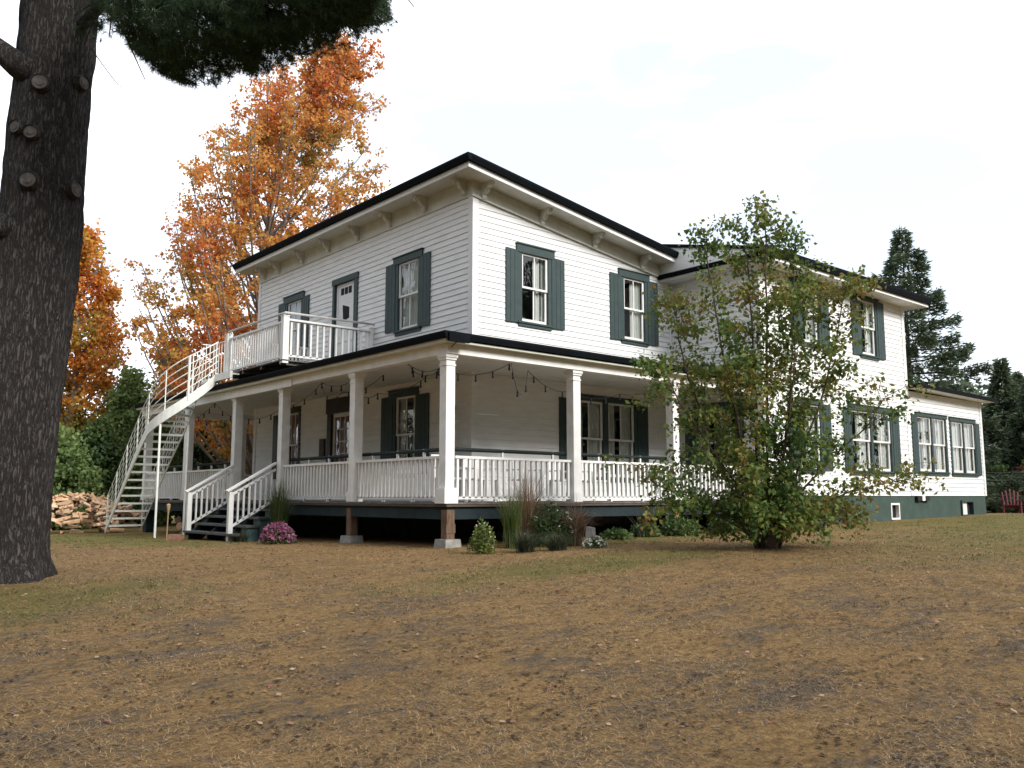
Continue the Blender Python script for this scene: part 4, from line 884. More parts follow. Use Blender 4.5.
# ------------------------------------------------------------------ firewood pile
def fire_pile():
    cx, cy = -3.5, 15.2; rnd = random.Random(5); meshes = []
    for k in range(9):
        mb = MB(); L_ = rnd.uniform(0.28, 0.42); r_ = rnd.uniform(0.042, 0.075)
        kind = k % 3
        prof = [(0, 0), (r_*1.7, 0.1*r_), (r_*1.3, r_*0.9), (r_*0.6, r_*1.4)] if kind == 0 else ([(0, 0), (r_*1.5, 0), (r_*0.9, r_*1.3)] if kind == 1 else [(math.cos(a)*r_, math.sin(a)*r_*0.9) for a in [i*math.pi/5 for i in range(6)]])
        mb.prism(prof, lambda a, b: (-L_/2, a-r_*0.7, b-r_*0.4), lambda a, b: (L_/2, (a-r_*0.7)*0.92, (b-r_*0.4)*1.05))
        o = mb.build('tmp', (M_log, M_log2, M_log, M_log3)[k % 4]); meshes.append(o.data); bpy.data.objects.remove(o)
    pts = []
    dirr = Vector((math.sin(YAW), -math.cos(YAW), 0)); dep = Vector((math.cos(YAW), math.sin(YAW), 0))
    n = 0
    while n < 290:
        u = rnd.uniform(-1.3, 1.9); v = rnd.uniform(-1.4, 0.6)
        h = 1.0*max(0, 1-((u+0.1)/2.35)**2)**0.8*max(0, 1-(v/1.5)**2)+0.12
        if rnd.random() > 0.18: z = h*rnd.uniform(0.88, 1.02)
        else: z = h*rnd.random()
        if v > 0.55 and rnd.random() < 0.6: continue
        p = Vector((cx, cy, 0))+dirr*u+dep*v; z += gz(p.x, p.y)
        o = bpy.data.objects.new('firewood_log', meshes[rnd.randrange(9)]); C.objects.link(o)
        o.location = (p.x, p.y, z); o.rotation_euler = (rnd.uniform(0, 6.28), rnd.gauss(0, 0.35), rnd.uniform(0, 6.28))
        tag(o, 'split firewood log in the heaped pile left of the metal stair', 'firewood', 'split logs heaped beside the metal stair'); n += 1
fire_pile()

# ------------------------------------------------------------------ vegetation helpers
def rdir(n):
    v = rng.normal(size=(n, 3)); return v/np.linalg.norm(v, axis=1)[:, None]
def leaf_quads(P, size, aspect=0.75, droop=0.0, jitter=0.4, kite=True):
    n = len(P); u = rdir(n); u[:, 2] -= droop; u /= np.linalg.norm(u, axis=1)[:, None]
    w_ = np.cross(u, rdir(n)); w_ /= np.linalg.norm(w_, axis=1)[:, None]+1e-9
    s = size*(1-jitter+2*jitter*rng.random(n)); U = u*s[:, None]; W = w_*(s*aspect*0.5)[:, None]
    nn = np.cross(u, w_)*(s*0.12)[:, None]
    if kite: v = np.stack([P, P+U*0.45-W+nn, P+U, P+U*0.45+W+nn], 1)
    else: v = np.stack([P-W, P+W, P+U+W*0.3, P+U-W*0.3], 1)
    return v.reshape(-1, 3)
def bez(a, b, c, n): return [a*(1-t)**2+b*2*t*(1-t)+c*t*t for t in [i/(n-1) for i in range(n)]]

def crown_tree(name, label, base, height, env, nlimb, ntwig, nleaf, lsize, mleaf, mbark, trunk_r=0.25, spread=1.5, cat='tree', group=None, clump=0.5, droop=0.3, rise=1.5, twig_len=1.0, zmin=2.0, seed=1, fork=0.3, twigs_r=0.012, fill=0.0, group_kind=None, multi=1):
    """env(z)->(offset_x, offset_y, radius) of the crown at height z above base"""
    rnd = random.Random(seed); base = Vector(base)
    t = thing(name, label, cat, base, group)
    tb = MB(); bb = MB(); P = []
    stems = []
    for s in range(multi):
        top = height*(0.97 if s == 0 else rnd.uniform(0.5, 0.85))
        pts = []; ax, ay = (0, 0) if multi == 1 else (rnd.uniform(-.12, .12), rnd.uniform(-.12, .12)); lx, ly = (0, 0) if s == 0 else (rnd.uniform(-1, 1), rnd.uniform(-1, 1))
        for i in range(10):
            z = top*i/9; ex, ey, er = env(min(z, height*0.98)); f = (z/height)
            k = 0.0 if multi == 1 else 0.45*er
            pts.append(base+Vector((ax+ex*f+lx*k*f+rnd.uniform(-1, 1)*trunk_r*0.3, ay+ey*f+ly*k*f+rnd.uniform(-1, 1)*trunk_r*0.3, z-(0.1 if i == 0 else 0))))
        stems.append(pts); tb.tube(pts, [trunk_r*(1 if s == 0 else .7)*(1-0.93*(i/9)**0.8) for i in range(10)], 8)
    for k in range(nlimb):
        z = zmin+(height-zmin)*(1-(1-((k+rnd.random())/nlimb))**1.15)
        z = min(z, height*0.995); ex, ey, er = env(z); a = rnd.uniform(0, 2*math.pi); r_ = er*(rnd.uniform(0.45, 1.0)**0.6)
        tip = base+Vector((ex+math.cos(a)*r_, ey+math.sin(a)*r_, z))
        st = stems[rnd.randrange(len(stems))]; zs = max(height*0.05, z-r_*rise-rnd.uniform(0.0, 0.6)); zs = min(zs, st[-1].z-base.z-0.05)
        fi = zs/((st[-1].z-base.z))*9; i0 = min(8, int(fi)); s0 = st[i0].lerp(st[i0+1], fi-i0)
        mid = s0.lerp(tip, 0.5)+Vector((math.cos(a)*r_*0.18, math.sin(a)*r_*0.18, -0.08*r_*rise))
        pts = bez(s0, mid, tip, 7); rr = trunk_r*(0.10+0.22*(1-z/height))+0.006
        bb.tube(pts, [rr*(1-0.8*i/6)+0.003 for i in range(7)], 5, cap=False)
        for j in range(ntwig):
            tt = rnd.uniform(0.35, 1.0); p = bez(s0, mid, tip, 21)[int(tt*20)]
            d = Vector((rnd.gauss(0, 1), rnd.gauss(0, 1), rnd.gauss(0.3, 0.8))).normalized()*twig_len*rnd.uniform(0.4, 1)
            q = p+d; bb.tube([p, p+d*0.5+Vector((0, 0, 0.05*twig_len)), q], [twigs_r, twigs_r*0.7, twigs_r*0.3], 4, cap=False)
            n = max(1, int(nleaf/(nlimb*ntwig)*rnd.uniform(0.4, 1.6)))
            c = np.array(p)+np.outer(0.3+0.75*rng.random(n), np.array(d)); P.append(c+rng.normal(size=(n, 3))*clump*twig_len*0.35)
    tb.build('trunk', mbark, t, smooth=True)
    if len(bb.v): bb.build('branches', mbark, t, smooth=True)
    P = np.concatenate(P); raw('crown', leaf_quads(P, lsize, 0.8, droop), 4, mleaf, t)
    return t
def lin(tab):
    zs = [r[0] for r in tab]
    def f(z): return tuple(float(np.interp(z, zs, [r[k] for r in tab])) for k in (1, 2, 3))
    return f
LATX, LATY = math.sin(YAW), -math.cos(YAW)       # unit vector to the right of the picture
def lat(tab): return lin([(z, c*LATX, c*LATY, r_) for z, c, r_ in tab])

# orange maple behind the house
b = (3.0, 17.0); g = hgt(*b)
crown_tree('maple_tree', 'tall orange maple with thinning leaves rising behind the house', (b[0], b[1], g), 18.6,
           lat([(0, 0, 2), (4.5, -0.6, 4.6), (9, 0.15, 5.0), (12.3, 0.6, 4.6), (14.5, 1.1, 3.9), (16.3, 2.0, 2.9), (17.6, 2.7, 1.9), (18.6, 3.2, 0.9)]), 150, 15, 80000, 0.125, M_maple, M_bark_t,
           trunk_r=0.28, rise=1.35, twig_len=1.05, zmin=5.4, seed=11, clump=0.26, twigs_r=0.010, droop=0.4)
b = (-1.5, 24.6); g = hgt(*b)
crown_tree('maple_tree', 'dense narrow orange maple between the pine trunk and the metal stair', (b[0], b[1], g), 12.4,
           lat([(0, 0, 1.2), (2.5, 0, 1.7), (6, 0.1, 2.0), (9, 0.05, 1.75), (11, -0.1, 1.3), (12.4, -0.2, 0.4)]), 100, 8, 26000, 0.15, M_maple2, M_bark_t, trunk_r=0.25, rise=1.0, twig_len=0.7, zmin=2.2, seed=5, clump=0.6)
# small orange-green tree seen through the back porch
b = (5.2, 22.5); g = hgt(*b)
crown_tree('small_maple', 'low tree with mixed green and orange leaves seen through the back porch', (b[0], b[1], g), 4.2, lat([(0, 0, 1.6), (1.5, 0, 2.0), (3, 0, 1.7), (4.2, 0, 0.5)]), 40, 7, 7000, 0.13, M_mixleaf, M_bark_t, trunk_r=0.12, twig_len=0.7, zmin=0.5, seed=9)

# cedars and green trees on the left
def cedar(x, y, h, r_, lab, seed, m=None, n=9000, name='cedar_tree'):
    g = hgt(x, y); crown_tree(name, lab, (x, y, g), h, lat([(0, 0, r_*0.85), (h*0.25, 0, r_), (h*0.6, 0, r_*0.72), (h*0.85, 0, r_*0.38), (h, 0, 0.08)]), 60, 7, n, 0.16, m or M_cedar, M_bark_d, trunk_r=0.16, rise=0.35, twig_len=0.55, zmin=0.3, seed=seed, clump=0.8, droop=-0.3)
for i, (px, D, h, r_, m_, lab) in enumerate([
    (128, 35, 5.9, 1.7, M_cedar, 'green cedar with a pointed top above the firewood'),
    (172, 37, 7.6, 1.9, M_cedar, 'tallest green cedar right behind the curved metal stair'),
    (148, 33, 4.4, 1.4, M_gleaf, 'leafy green shrub tree at the foot of the cedars by the stair'),
    (96, 33, 3.6, 1.6, M_gleaf, 'bushy green tree below the orange maple behind the woodpile'),
    (62, 31, 3.2, 1.5, M_cedar, 'dark green bush tree beside the big pine trunk'),
    (205, 36, 5.2, 1.9, M_gleaf, 'green tree seen between the stair and the porch posts'),
    (238, 40, 5.5, 2.0, M_gleaf, 'green tree furthest right seen through the back porch'),
    (30, 36, 5.0, 2.2, M_gleaf, 'green tree mostly hidden by the pine trunk')]):
    lt = (px-512)/880.2*D; x = CAM.x+D*math.cos(YAW)+lt*LATX; y = CAM.y+D*math.sin(YAW)+lt*LATY
    cedar(x, y, h, r_, lab, 30+i, m_)

# conifers on the right
def conifer(name, lab, x, y, h, r_, seed, m, nb=95, dens=1.0, droop=0.25, irregular=0.35, zstart=0.06, leaf=0.22):
    rnd = random.Random(seed); g = hgt(x, y); base = Vector((x, y, g)); t = thing(name, lab, 'tree', base)
    tb = MB(); tb.tube([base+Vector((0.02*h*0*i, 0, h*i/8-(0.1 if i == 0 else 0))) for i in range(9)], [h*0.016*(1-0.95*i/8) for i in range(9)], 8); tb.build('trunk', M_bark_d, t, smooth=True)
    bb = MB(); P = []; D = []
    for k in range(nb):
        f = zstart+(1-zstart)*((k+rnd.random())/nb)**0.92; z = h*min(f, 0.985); a = k*2.399+rnd.uniform(-.4, .4)
        L_ = r_*((1-f)**0.88+0.012)*rnd.uniform(1-irregular, 1+irregular*0.4); d = Vector((math.cos(a), math.sin(a), 0))
        s0 = base+Vector((0, 0, z)); tip = s0+d*L_+Vector((0, 0, L_*(0.30*(f-0.35))-0.02)); mid = s0+d*L_*0.55-Vector((0, 0, droop*L_*0.45*(1-f*0.8)))
        pts = bez(s0, mid, tip, 7); bb.tube(pts, [0.012+L_*0.012*(1-i/7) for i in range(7)], 4, cap=False)
        n = int(26*dens*(0.6+L_*3.0)); tt = 0.12+0.88*np.sqrt(rng.random(n)); A, B, Cc = np.array(s0), np.array(mid), np.array(tip)
        p = A*((1-tt)**2)[:, None]+B*(2*tt*(1-tt))[:, None]+Cc*(tt**2)[:, None]
        side = np.array((-d.y, d.x, 0)); wdt = (1-tt)*L_*0.30+0.10
        off = (rng.random(n)*2-1)*wdt; p = p+side*off[:, None]+np.array((0, 0, 1))*(rng.normal(size=n)*0.10-np.abs(rng.normal(size=n))*0.22-np.abs(off)*0.3)[:, None]
        P.append(p); dd = np.array(d)[None, :]*0.8+side[None, :]*(np.sign(off)*0.7)[:, None]+rng.normal(size=(n, 3))*0.35; D.append(dd)
    bb.build('branches', M_bark_d, t)
    P = np.concatenate(P); D = np.concatenate(D); D /= np.linalg.norm(D, axis=1)[:, None]; n = len(P)
    s = leaf*(0.6+0.7*rng.random(n)); W = np.cross(D, rdir(n)); W /= np.linalg.norm(W, axis=1)[:, None]
    U = D*s[:, None]; W = W*(s*0.20)[:, None]
    raw('crown', np.stack([P-W, P+W, P+U+W*0.2, P+U-W*0.2], 1).reshape(-1, 3), 4, m, t); return t
conifer('spruce_tree', 'tall ragged spruce rising behind the right end of the house', 30.6, 5.0, 14.0, 5.4, 4, M_spruce, nb=120, dens=1.7, irregular=0.45)
for (px, D, h, r_, lab, s) in [(1006, 50, 8.8, 2.6, 'dark pine at the right edge behind the red chair', 6), (985, 56, 6.6, 2.6, 'lower conifer between the spruce and the pine at the right edge', 8), (955, 47, 6.8, 2.6, 'dark conifer showing above the annex roof', 12), (1040, 46, 7.5, 3.0, 'dark conifer cut off by the right edge of the picture', 15), (1022, 62, 9.8, 3.4, 'farthest dark conifer at the right edge', 17)]:
    lt = (px-512)/880.2*D; conifer('pine_tree', lab, CAM.x+D*math.cos(YAW)+lt*LATX, CAM.y+D*math.sin(YAW)+lt*LATY, h, r_, s, M_spruce, nb=80, dens=2.2, irregular=0.3, zstart=0.03, leaf=0.3)
def bush(px, D, h, r_, m, lab, name='shrub', n=3500, seed=1, ls=0.12, mb_=None):
    lt = (px-512)/880.2*D; x = CAM.x+D*math.cos(YAW)+lt*LATX; y = CAM.y+D*math.sin(YAW)+lt*LATY
    crown_tree(name, lab, (x, y, hgt(x, y)), h, lat([(0, 0, r_*0.8), (h*0.4, 0, r_), (h*0.8, 0, r_*0.7), (h, 0, r_*0.25)]), 26, 7, n, ls, m, mb_ or M_bark_d, trunk_r=0.05, twig_len=h*0.2, zmin=h*0.05, rise=0.4, seed=seed, cat='shrub')
bush(1021, 41, 2.1, 1.0, M_redleaf, 'dark red leaved shrub behind the red chair', seed=2)
bush(1001, 45, 2.4, 1.5, M_gleaf, 'pale green hedge shrub just right of the annex', seed=3)
bush(985, 47, 2.2, 1.6, M_gleaf, 'green shrub half hidden by the annex corner', seed=4)
bush(1038, 44, 2.6, 1.8, M_gleaf, 'green shrub at the far right edge of the yard', seed=5)
# far woods closing the horizon
def far_wood():
    P = []
    for k in range(700):
        a = YAW+rng.uniform(-0.75, 0.75); D = rng.uniform(75, 120); h = rng.uniform(5, 9)+(2.5 if a < YAW-0.3 else 0); r_ = rng.uniform(2, 3.5)
        n = 220; z = rng.random(n)*h; rr = r_*(1-z/h)**0.6+0.3; th = rng.random(n)*6.283
        P.append(np.stack([CAM.x+D*math.cos(a)+rr*np.cos(th), CAM.y+D*math.sin(a)+rr*np.sin(th), z-1.2], 1))
    o = raw('far_woods', leaf_quads(np.concatenate(P), 0.55, 0.8, 0.2), 4, M_spruce); tag(o, 'distant green woods closing the horizon', 'woods', kind='stuff')
far_wood()
# trees across the drive, behind the photographer (seen in the window panes)
for i, (x, y, h) in enumerate([(-9, -38, 15), (-1, -41, 17), (7, -39, 15), (15, -42, 17), (23, -40, 15), (-32, -6, 13), (-34, 4, 14), (-31, 14, 13)]):
    conifer('spruce_tree', ['spruce across the drive furthest to the left of the row', 'second tall spruce across the drive', 'third spruce across the drive', 'fourth tall spruce across the drive', 'last spruce of the row across the drive', 'nearest spruce beyond the big pine', 'middle spruce beyond the big pine', 'farthest spruce beyond the big pine'][i], x, y, h, 4.5, 50+i, M_spruce, nb=60, dens=1.0, leaf=0.5)

def near_woods():
    P = []
    for k in range(270):
        a = rng.uniform(-2.95, -0.25) if k < 190 else rng.uniform(2.0, 3.4); D = rng.uniform(34, 46); h = rng.uniform(13, 19); r_ = rng.uniform(2.5, 4)
        n = 300; z = rng.random(n)**0.8*h; rr = (r_*(1-z/h)**0.6+0.3)*rng.random(n)**0.5; th = rng.random(n)*6.283
        P.append(np.stack([-3+D*math.cos(a)+rr*np.cos(th), -6+D*math.sin(a)+rr*np.sin(th), z-1.2], 1))
    o = raw('surrounding_woods', leaf_quads(np.concatenate(P), 0.75, 0.8, 0.2), 4, M_spruce); tag(o, 'dark evergreen woods around the yard', 'woods', kind='stuff')
near_woods()
# ------------------------------------------------------------------ birch-like sapling in front of the ell
def sapling():
    bx, by = 0.25, -6.75; g = gz(bx, by); base = Vector((bx, by, g)); rnd = random.Random(21)
    t = thing('young_tree', 'slender multi stemmed young tree with yellowing green leaves in front of the house', 'tree', base)
    R_ = Vector((LATX, LATY, 0)); Dp = Vector((math.cos(YAW), math.sin(YAW), 0))
    D0 = (base-CAM).dot(Dp)
    def W(px, py, dd=0.0):   # offsets in metres in the tree's own frame
        return base+R_*((px-768)/880.2*D0)+Dp*dd+Vector((0, 0, (552-py)/880.2*D0))
    # stems: real leaning stems, each with its own depth
    stems = [([(768, 552), (768, 500), (772, 420), (775, 330), (778, 240), (776, 196)], 0.0, 0.032), ([(765, 552), (762, 480), (765, 400), (765, 320), (764, 262), (760, 215)], 0.35, 0.028),
             ([(762, 552), (750, 480), (735, 400), (722, 330), (712, 260), (713, 238)], -0.3, 0.026), ([(774, 552), (788, 470), (800, 390), (808, 320), (812, 262), (806, 222)], 0.3, 0.024),
             ([(776, 552), (800, 470), (826, 400), (842, 340), (850, 300), (852, 290)], -0.25, 0.022), ([(760, 552), (745, 500), (710, 450), (682, 410), (668, 380), (660, 372)], -0.5, 0.020),
             ([(778, 552), (796, 505), (838, 462), (875, 430), (892, 405), (898, 398)], 0.2, 0.020), ([(757, 552), (728, 470), (700, 390), (690, 340), (688, 310), (690, 290)], 0.45, 0.020),
             ([(779, 552), (795, 520), (845, 498), (885, 488), (898, 486), (902, 490)], -0.5, 0.016), ([(758, 552), (742, 525), (700, 503), (665, 492), (650, 482), (643, 470)], 0.4, 0.016),
             ([(766, 552), (780, 480), (790, 420), (795, 360), (793, 320), (790, 300)], -0.6, 0.018), ([(764, 552), (745, 510), (738, 470), (740, 430), (738, 400), (735, 385)], -0.8, 0.016),
             ([(770, 552), (788, 530), (815, 512), (845, 515), (860, 525), (868, 528)], -0.6, 0.014), ([(760, 552), (748, 535), (722, 522), (700, 510), (690, 512), (680, 515)], -0.5, 0.014)]
    tb = MB(); bb = MB(); P = []
    for pts, dd, r_ in stems:
        q = [W(px, py, dd*(552-py)/300) for px, py in pts]; f = []
        for a, b_ in zip(q[:-1], q[1:]): f += [a.lerp(b_, k/4)+Vector((rnd.uniform(-1, 1), rnd.uniform(-1, 1), 0))*0.012 for k in range(4)]
        f.append(q[-1]); n = len(f); tb.tube(f, [max(0.004, r_*(1-0.85*i/n)) for i in range(n)], 7)
        L_ = sum((b_-a).length for a, b_ in zip(f[:-1], f[1:]))
        nb = int(L_*9.5)
        for k in range(nb):
            tt = 0.05+0.95*(k+rnd.random())/nb; i0 = min(n-2, int(tt*(n-1))); p = f[i0].lerp(f[i0+1], tt*(n-1)-i0)
            hf = (p.z-g)/5.5
            ln = (0.34+0.70*(1-min(1, hf))**1.0)*rnd.uniform(0.45, 1.1)
            a = rnd.uniform(0, 6.283); d = Vector((math.cos(a), math.sin(a), rnd.uniform(0.0, 0.8))).normalized()*ln
            q1 = p+d*0.55; q2 = p+d+Vector((0, 0, -0.22*ln)); bb.tube([p, q1, q2], [0.006, 0.004, 0.002], 4, cap=False)
            dens = 90 if hf < 0.42 else (112 if hf < 0.62 else 108)
            fx = abs((p-base).dot(R_)); m = int(dens*ln*rnd.uniform(0.5, 1.5)*(1 if fx < 1.1 else max(0.35, 1-(fx-1.1)*0.8)))+2
            for _ in range(m):
                s = rnd.uniform(0.15, 1.05); c = p.lerp(q1, s*2) if s < 0.5 else q1.lerp(q2, (s-0.5)*2)
                P.append(c+Vector((rnd.gauss(0, 1), rnd.gauss(0, 1), rnd.gauss(-0.3, 1)))*0.07)
    # stump mound
    tb.tube([base+Vector((0.05, 0, -0.1)), base+Vector((0.05, 0, 0.12)), base+Vector((0.03, 0, 0.2))], [0.15, 0.12, 0.06], 9)
    tb.build('trunk', M_bark_b, t, smooth=True); bb.build('branches', M_bark_b, t)
    P = np.array([tuple(p) for p in P]); P = P[P[:, 2] > g+0.12]
    raw('crown', leaf_quads(P, 0.074, 0.66, 0.55, 0.4), 4, M_birch, t)
    print('sapling leaves', len(P))
sapling()

# ------------------------------------------------------------------ big pine on the left
def big_pine():
    cen = [(-8.87, -1.75, -1.15, 0.74), (-8.86, -1.76, -0.95, 0.66), (-8.84, -1.78, -0.7, 0.585), (-8.80, -1.80, -0.2, 0.545), (-8.77, -1.83, 0.5, 0.525), (-8.72, -1.87, 1.29, 0.51), (-8.66, -1.93, 2.57, 0.495), (-8.62, -1.97, 3.6, 0.485), (-8.61, -1.98, 4.3, 0.475), (-8.60, -1.985, 5.26, 0.455), (-8.57, -2.01, 6.66, 0.455), (-8.5, -2.05, 9, 0.42), (-8.4, -2.1, 14, 0.30), (-8.3, -2.1, 19, 0.12), (-8.3, -2.1, 21, 0.03)]
    base = Vector((-8.87, -1.75, hgt(-8.87, -1.75)))
    t = thing('big_pine', 'huge pine trunk at the left edge with cut branch knots and a dark bough', 'tree', base)
    mb = MB(); n = 96; zs = []; z = -1.15
    while z < 21: zs.append(z); z += 0.06 if z < 7 else 0.7
    C_ = np.array(cen); vs = []
    for z in zs:
        x = np.interp(z, C_[:, 2], C_[:, 0]); y = np.interp(z, C_[:, 2], C_[:, 1]); r_ = np.interp(z, C_[:, 2], C_[:, 3])
        for k in range(n):
            a = 2*math.pi*k/n; p = Vector((math.cos(a)*r_*4.5, math.sin(a)*r_*4.5, z*0.55))
            root = (0.09*max(0, 1-(z+1.0)/1.0)**2*(0.6+math.sin(a*5+1))) if z < 0 else 0
            rr = r_*(1+0.045*noise.noise(Vector((math.cos(a)*1.2, math.sin(a)*1.2, z*0.5))))+root
            ridg = abs(noise.noise(Vector((math.cos(a)*9, math.sin(a)*9, z*1.6))))+0.5*abs(noise.noise(Vector((math.cos(a)*20, math.sin(a)*20, z*3.2))))
            rr += 0.045*(ridg-0.35)
            vs.append((x+math.cos(a)*rr, y+math.sin(a)*rr, z))
    m = len(zs); fs = [(i*n+k, i*n+(k+1) % n, (i+1)*n+(k+1) % n, (i+1)*n+k) for i in range(m-1) for k in range(n)]
    mb.add(vs, fs); mb.build('trunk', M_pinebark, t, smooth=True)
    M_cut = mat('cut_branch_wood', (0.125, 0.112, 0.10), 0.9, col2=(0.05, 0.044, 0.04), scale=14, bump=0.4)
    Dp = Vector((math.cos(YAW), math.sin(YAW), 0)); R_ = Vector((LATX, LATY, 0))
    knots = [(-8.64, 3.98, 0.10, 0.16), (-9.05, 3.42, 0.13, -0.52), (-8.60, 4.60, 0.085, 0.12), (-8.88, 4.68, 0.085, -0.28), (-8.56, 5.27, 0.10, 0.22), (-8.20, 3.98, 0.10, 1.25), (-8.26, 5.42, 0.09, 1.25)]
    for (_, z, r_, ang) in knots:
        c = Vector((float(np.interp(z, C_[:, 2], C_[:, 0])), float(np.interp(z, C_[:, 2], C_[:, 1])), z)); R0 = float(np.interp(z, C_[:, 2], C_[:, 3]))
        d = (-Dp*math.cos(ang)+R_*math.sin(ang)).normalized(); k = MB()
        o1 = c+d*(R0-0.10); o2 = c+d*(R0+0.045); o3 = c+d*(R0+0.075)
        k.tube([o1, o2, o3], [r_*1.55, r_*1.18, r_*0.98], 16, cap=False); kn = k.build('knot_collar', M_pinebark, t, smooth=True)
        k = MB(); k.tube([c+d*(R0+0.05), c+d*(R0+0.062)], [r_*1.0, r_*0.97], 16); k.tube([c+d*(R0+0.06), c+d*(R0+0.07)], [r_*0.55, r_*0.5], 12); k.build('cut_face', M_cut, kn)
    # branch stub going up-left out of the frame
    lb = MB(); A = Vector((-8.66, -2.0, 5.42)); lb.tube([A-Dp*0.2, A-R_*0.18+Vector((0, 0, 0.10))-Dp*0.40, A-R_*0.50+Vector((0, 0, 0.36))-Dp*0.42, A-R_*1.0+Vector((0, 0, 0.74))-Dp*0.4, A-R_*2.6+Vector((0, 0, 1.9))], [0.20, 0.165, 0.125, 0.115, 0.08], 14); 
    # thin dead twig on the right side
    lb.tube([Vector((-8.26, -2.28, 6.02)), Vector((-8.12, -2.42, 5.75)), Vector((-7.97, -2.54, 5.5)), Vector((-7.79, -2.68, 5.33))], [0.008, 0.006, 0.005, 0.002], 5)
    # main limbs (the first is the one seen top left of the house)
    rnd = random.Random(3); seg = [[Vector((-8.40, -2.3, 6.2)), Vector((-8.35, -3.4, 6.15)), Vector((-7.6, -4.8, 6.1)), Vector((-6.3, -6.1, 6.2))]]
    lb.tube(seg[0], [0.08, 0.06, 0.045, 0.02], 8)
    tuft = []
    def lowz(s):   # lower outline of the bough along its length (0 near trunk .. 1 tip)
        return float(np.interp(s, [0, 0.05, 0.12, 0.22, 0.33, 0.40, 0.48, 0.56, 0.70, 0.82, 0.90, 1.0], [5.50, 5.22, 5.0, 4.83, 4.84, 5.0, 4.95, 5.06, 5.20, 5.38, 5.55, 5.68]))
    n = 15000
    A_ = Vector((-8.50, -4.08, 0)); B_ = Vector((-6.12, -6.10, 0))
    for k in range(n):
        s = rnd.random(); z0 = lowz(s); z = z0+0.09+(6.95-z0)*rnd.random()**1.5*(1 if s < .8 else 0.8); dp = rnd.gauss(0, 0.42)
        if abs(dp) > 0.3: z += (abs(dp)-0.3)*0.35
        if s < 0.08 and rnd.random() < 0.5: continue
        if noise.noise(Vector((s*9, dp*3, z*3))) < -0.33 and z < z0+0.9: continue
        p = A_.lerp(B_, s); tuft.append(Vector((p.x, p.y, z))+Dp*dp)
    # little sprays near trunk top and top-left corner
    for k in range(120): tuft.append(Vector((-8.35, -3.3, 5.95))+Vector((rnd.gauss(0, .12), rnd.gauss(0, .5), rnd.gauss(0.05, .07))))
    for k in range(160): tuft.append(Vector((-9.55, -1.3, 7.15))+Vector((rnd.gauss(0, .35), rnd.gauss(0, .35), rnd.gauss(0, .16))))
    # sub branchlets of the bough
    for k in range(60):
        s = rnd.uniform(0.25, 1); i0 = min(2, int(s*3)); p = seg[0][i0].lerp(seg[0][i0+1], s*3-i0); q = p+Vector((rnd.gauss(0, .35), rnd.gauss(0, .35), rnd.uniform(-0.8, 0.3))); q.z = max(q.z, lowz(s)+0.15)
        lb.tube([p, (p+q)/2+Vector((0, 0, 0.06)), q], [0.018, 0.012, 0.006], 5, cap=False)
    # crown above the frame
    crown = []
    for k in range(26):
        z = 7.6+k*0.5; a = k*2.4; L_ = 5.2*(1-(z-7)/15)*rnd.uniform(.75, 1.1); c0 = Vector((-8.5, -2.05, z)); d = Vector((math.cos(a), math.sin(a), 0.12)); tip = c0+d*L_
        lb.tube([c0, c0.lerp(tip, .5)+Vector((0, 0, -.2)), tip], [0.10*(1-(z-7)/16), 0.06*(1-(z-7)/16), 0.015], 6, cap=False)
        for j in range(int(80*L_/4)): s = rnd.uniform(0.25, 1); crown.append(c0.lerp(tip, s)+Vector((rnd.gauss(0, .5), rnd.gauss(0, .5), rnd.gauss(0, .25))))
    lb.build('branches', M_pinebark, t, smooth=True)
    def needles(P, per, ln, wd):
        P = np.array([tuple(p) for p in P]); n = len(P); Pn = np.repeat(P, per, 0); ax = rdir(n); ax[:, 2] -= 0.15; ax = np.repeat(ax, per, 0)
        d = ax*0.75+rdir(n*per); d /= np.linalg.norm(d, axis=1)[:, None]; l = ln*(0.7+0.6*rng.random(n*per)); w_ = np.cross(d, rdir(n*per)); w_ /= np.linalg.norm(w_, axis=1)[:, None]; w_ *= wd
        return np.stack([Pn-w_, Pn+w_, Pn+d*l[:, None]], 1).reshape(-1, 3)
    raw('needles', needles(tuft, 22, 0.105, 0.0030), 3, M_pine, t)
    raw('crown', needles(crown, 14, 0.34, 0.03), 3, M_pine, t)
big_pine()

# ------------------------------------------------------------------ garden plants
def blades(c, n, h, spread, wd, arch=0.5, seed=0, hmin=0.6):
    rnd = random.Random(seed); vs = []; fs = []
    for k in range(n):
        a = rnd.uniform(0, 6.283); L_ = h*rnd.uniform(hmin, 1.0); out = spread*rnd.random()**0.8; b = Vector((c[0]+rnd.gauss(0, .05), c[1]+rnd.gauss(0, .05), c[2]-0.02)); d = Vector((math.cos(a), math.sin(a), 0)); s = Vector((-d.y, d.x, 0))*wd
        pts = []
        for i in range(6):
            t_ = i/5; x = out*t_**1.6*(1+arch*t_); z = L_*(t_-arch*0.55*t_**3*min(1, out/max(spread, .01)+0.3)); pts.append(b+d*x+Vector((0, 0, z)))
        n0 = len(vs)
        for i, p in enumerate(pts): w_ = (1-i/5.2); vs += [p-s*w_, p+s*w_]
        fs += [(n0+2*i, n0+2*i+1, n0+2*i+3, n0+2*i+2) for i in range(5)]
    return vs, fs
def grass(name, lab, x, y, n, h, spread, wd, m, arch=0.5, seed=0, cat='ornamental grass', hmin=0.6):
    g = gz(x, y); vs, fs = blades((x, y, g), n, h, spread, wd, arch, seed, hmin); mb = MB(); mb.add(vs, fs); o = mb.build(name, m, origin=(x, y, g)); return tag(o, lab, cat)
grass('ornamental_grass', 'tall dark green ornamental grass clump at the porch railing', -1.75, -3.3, 240, 1.2, 0.42, 0.007, M_ggrass, 0.25, 1)
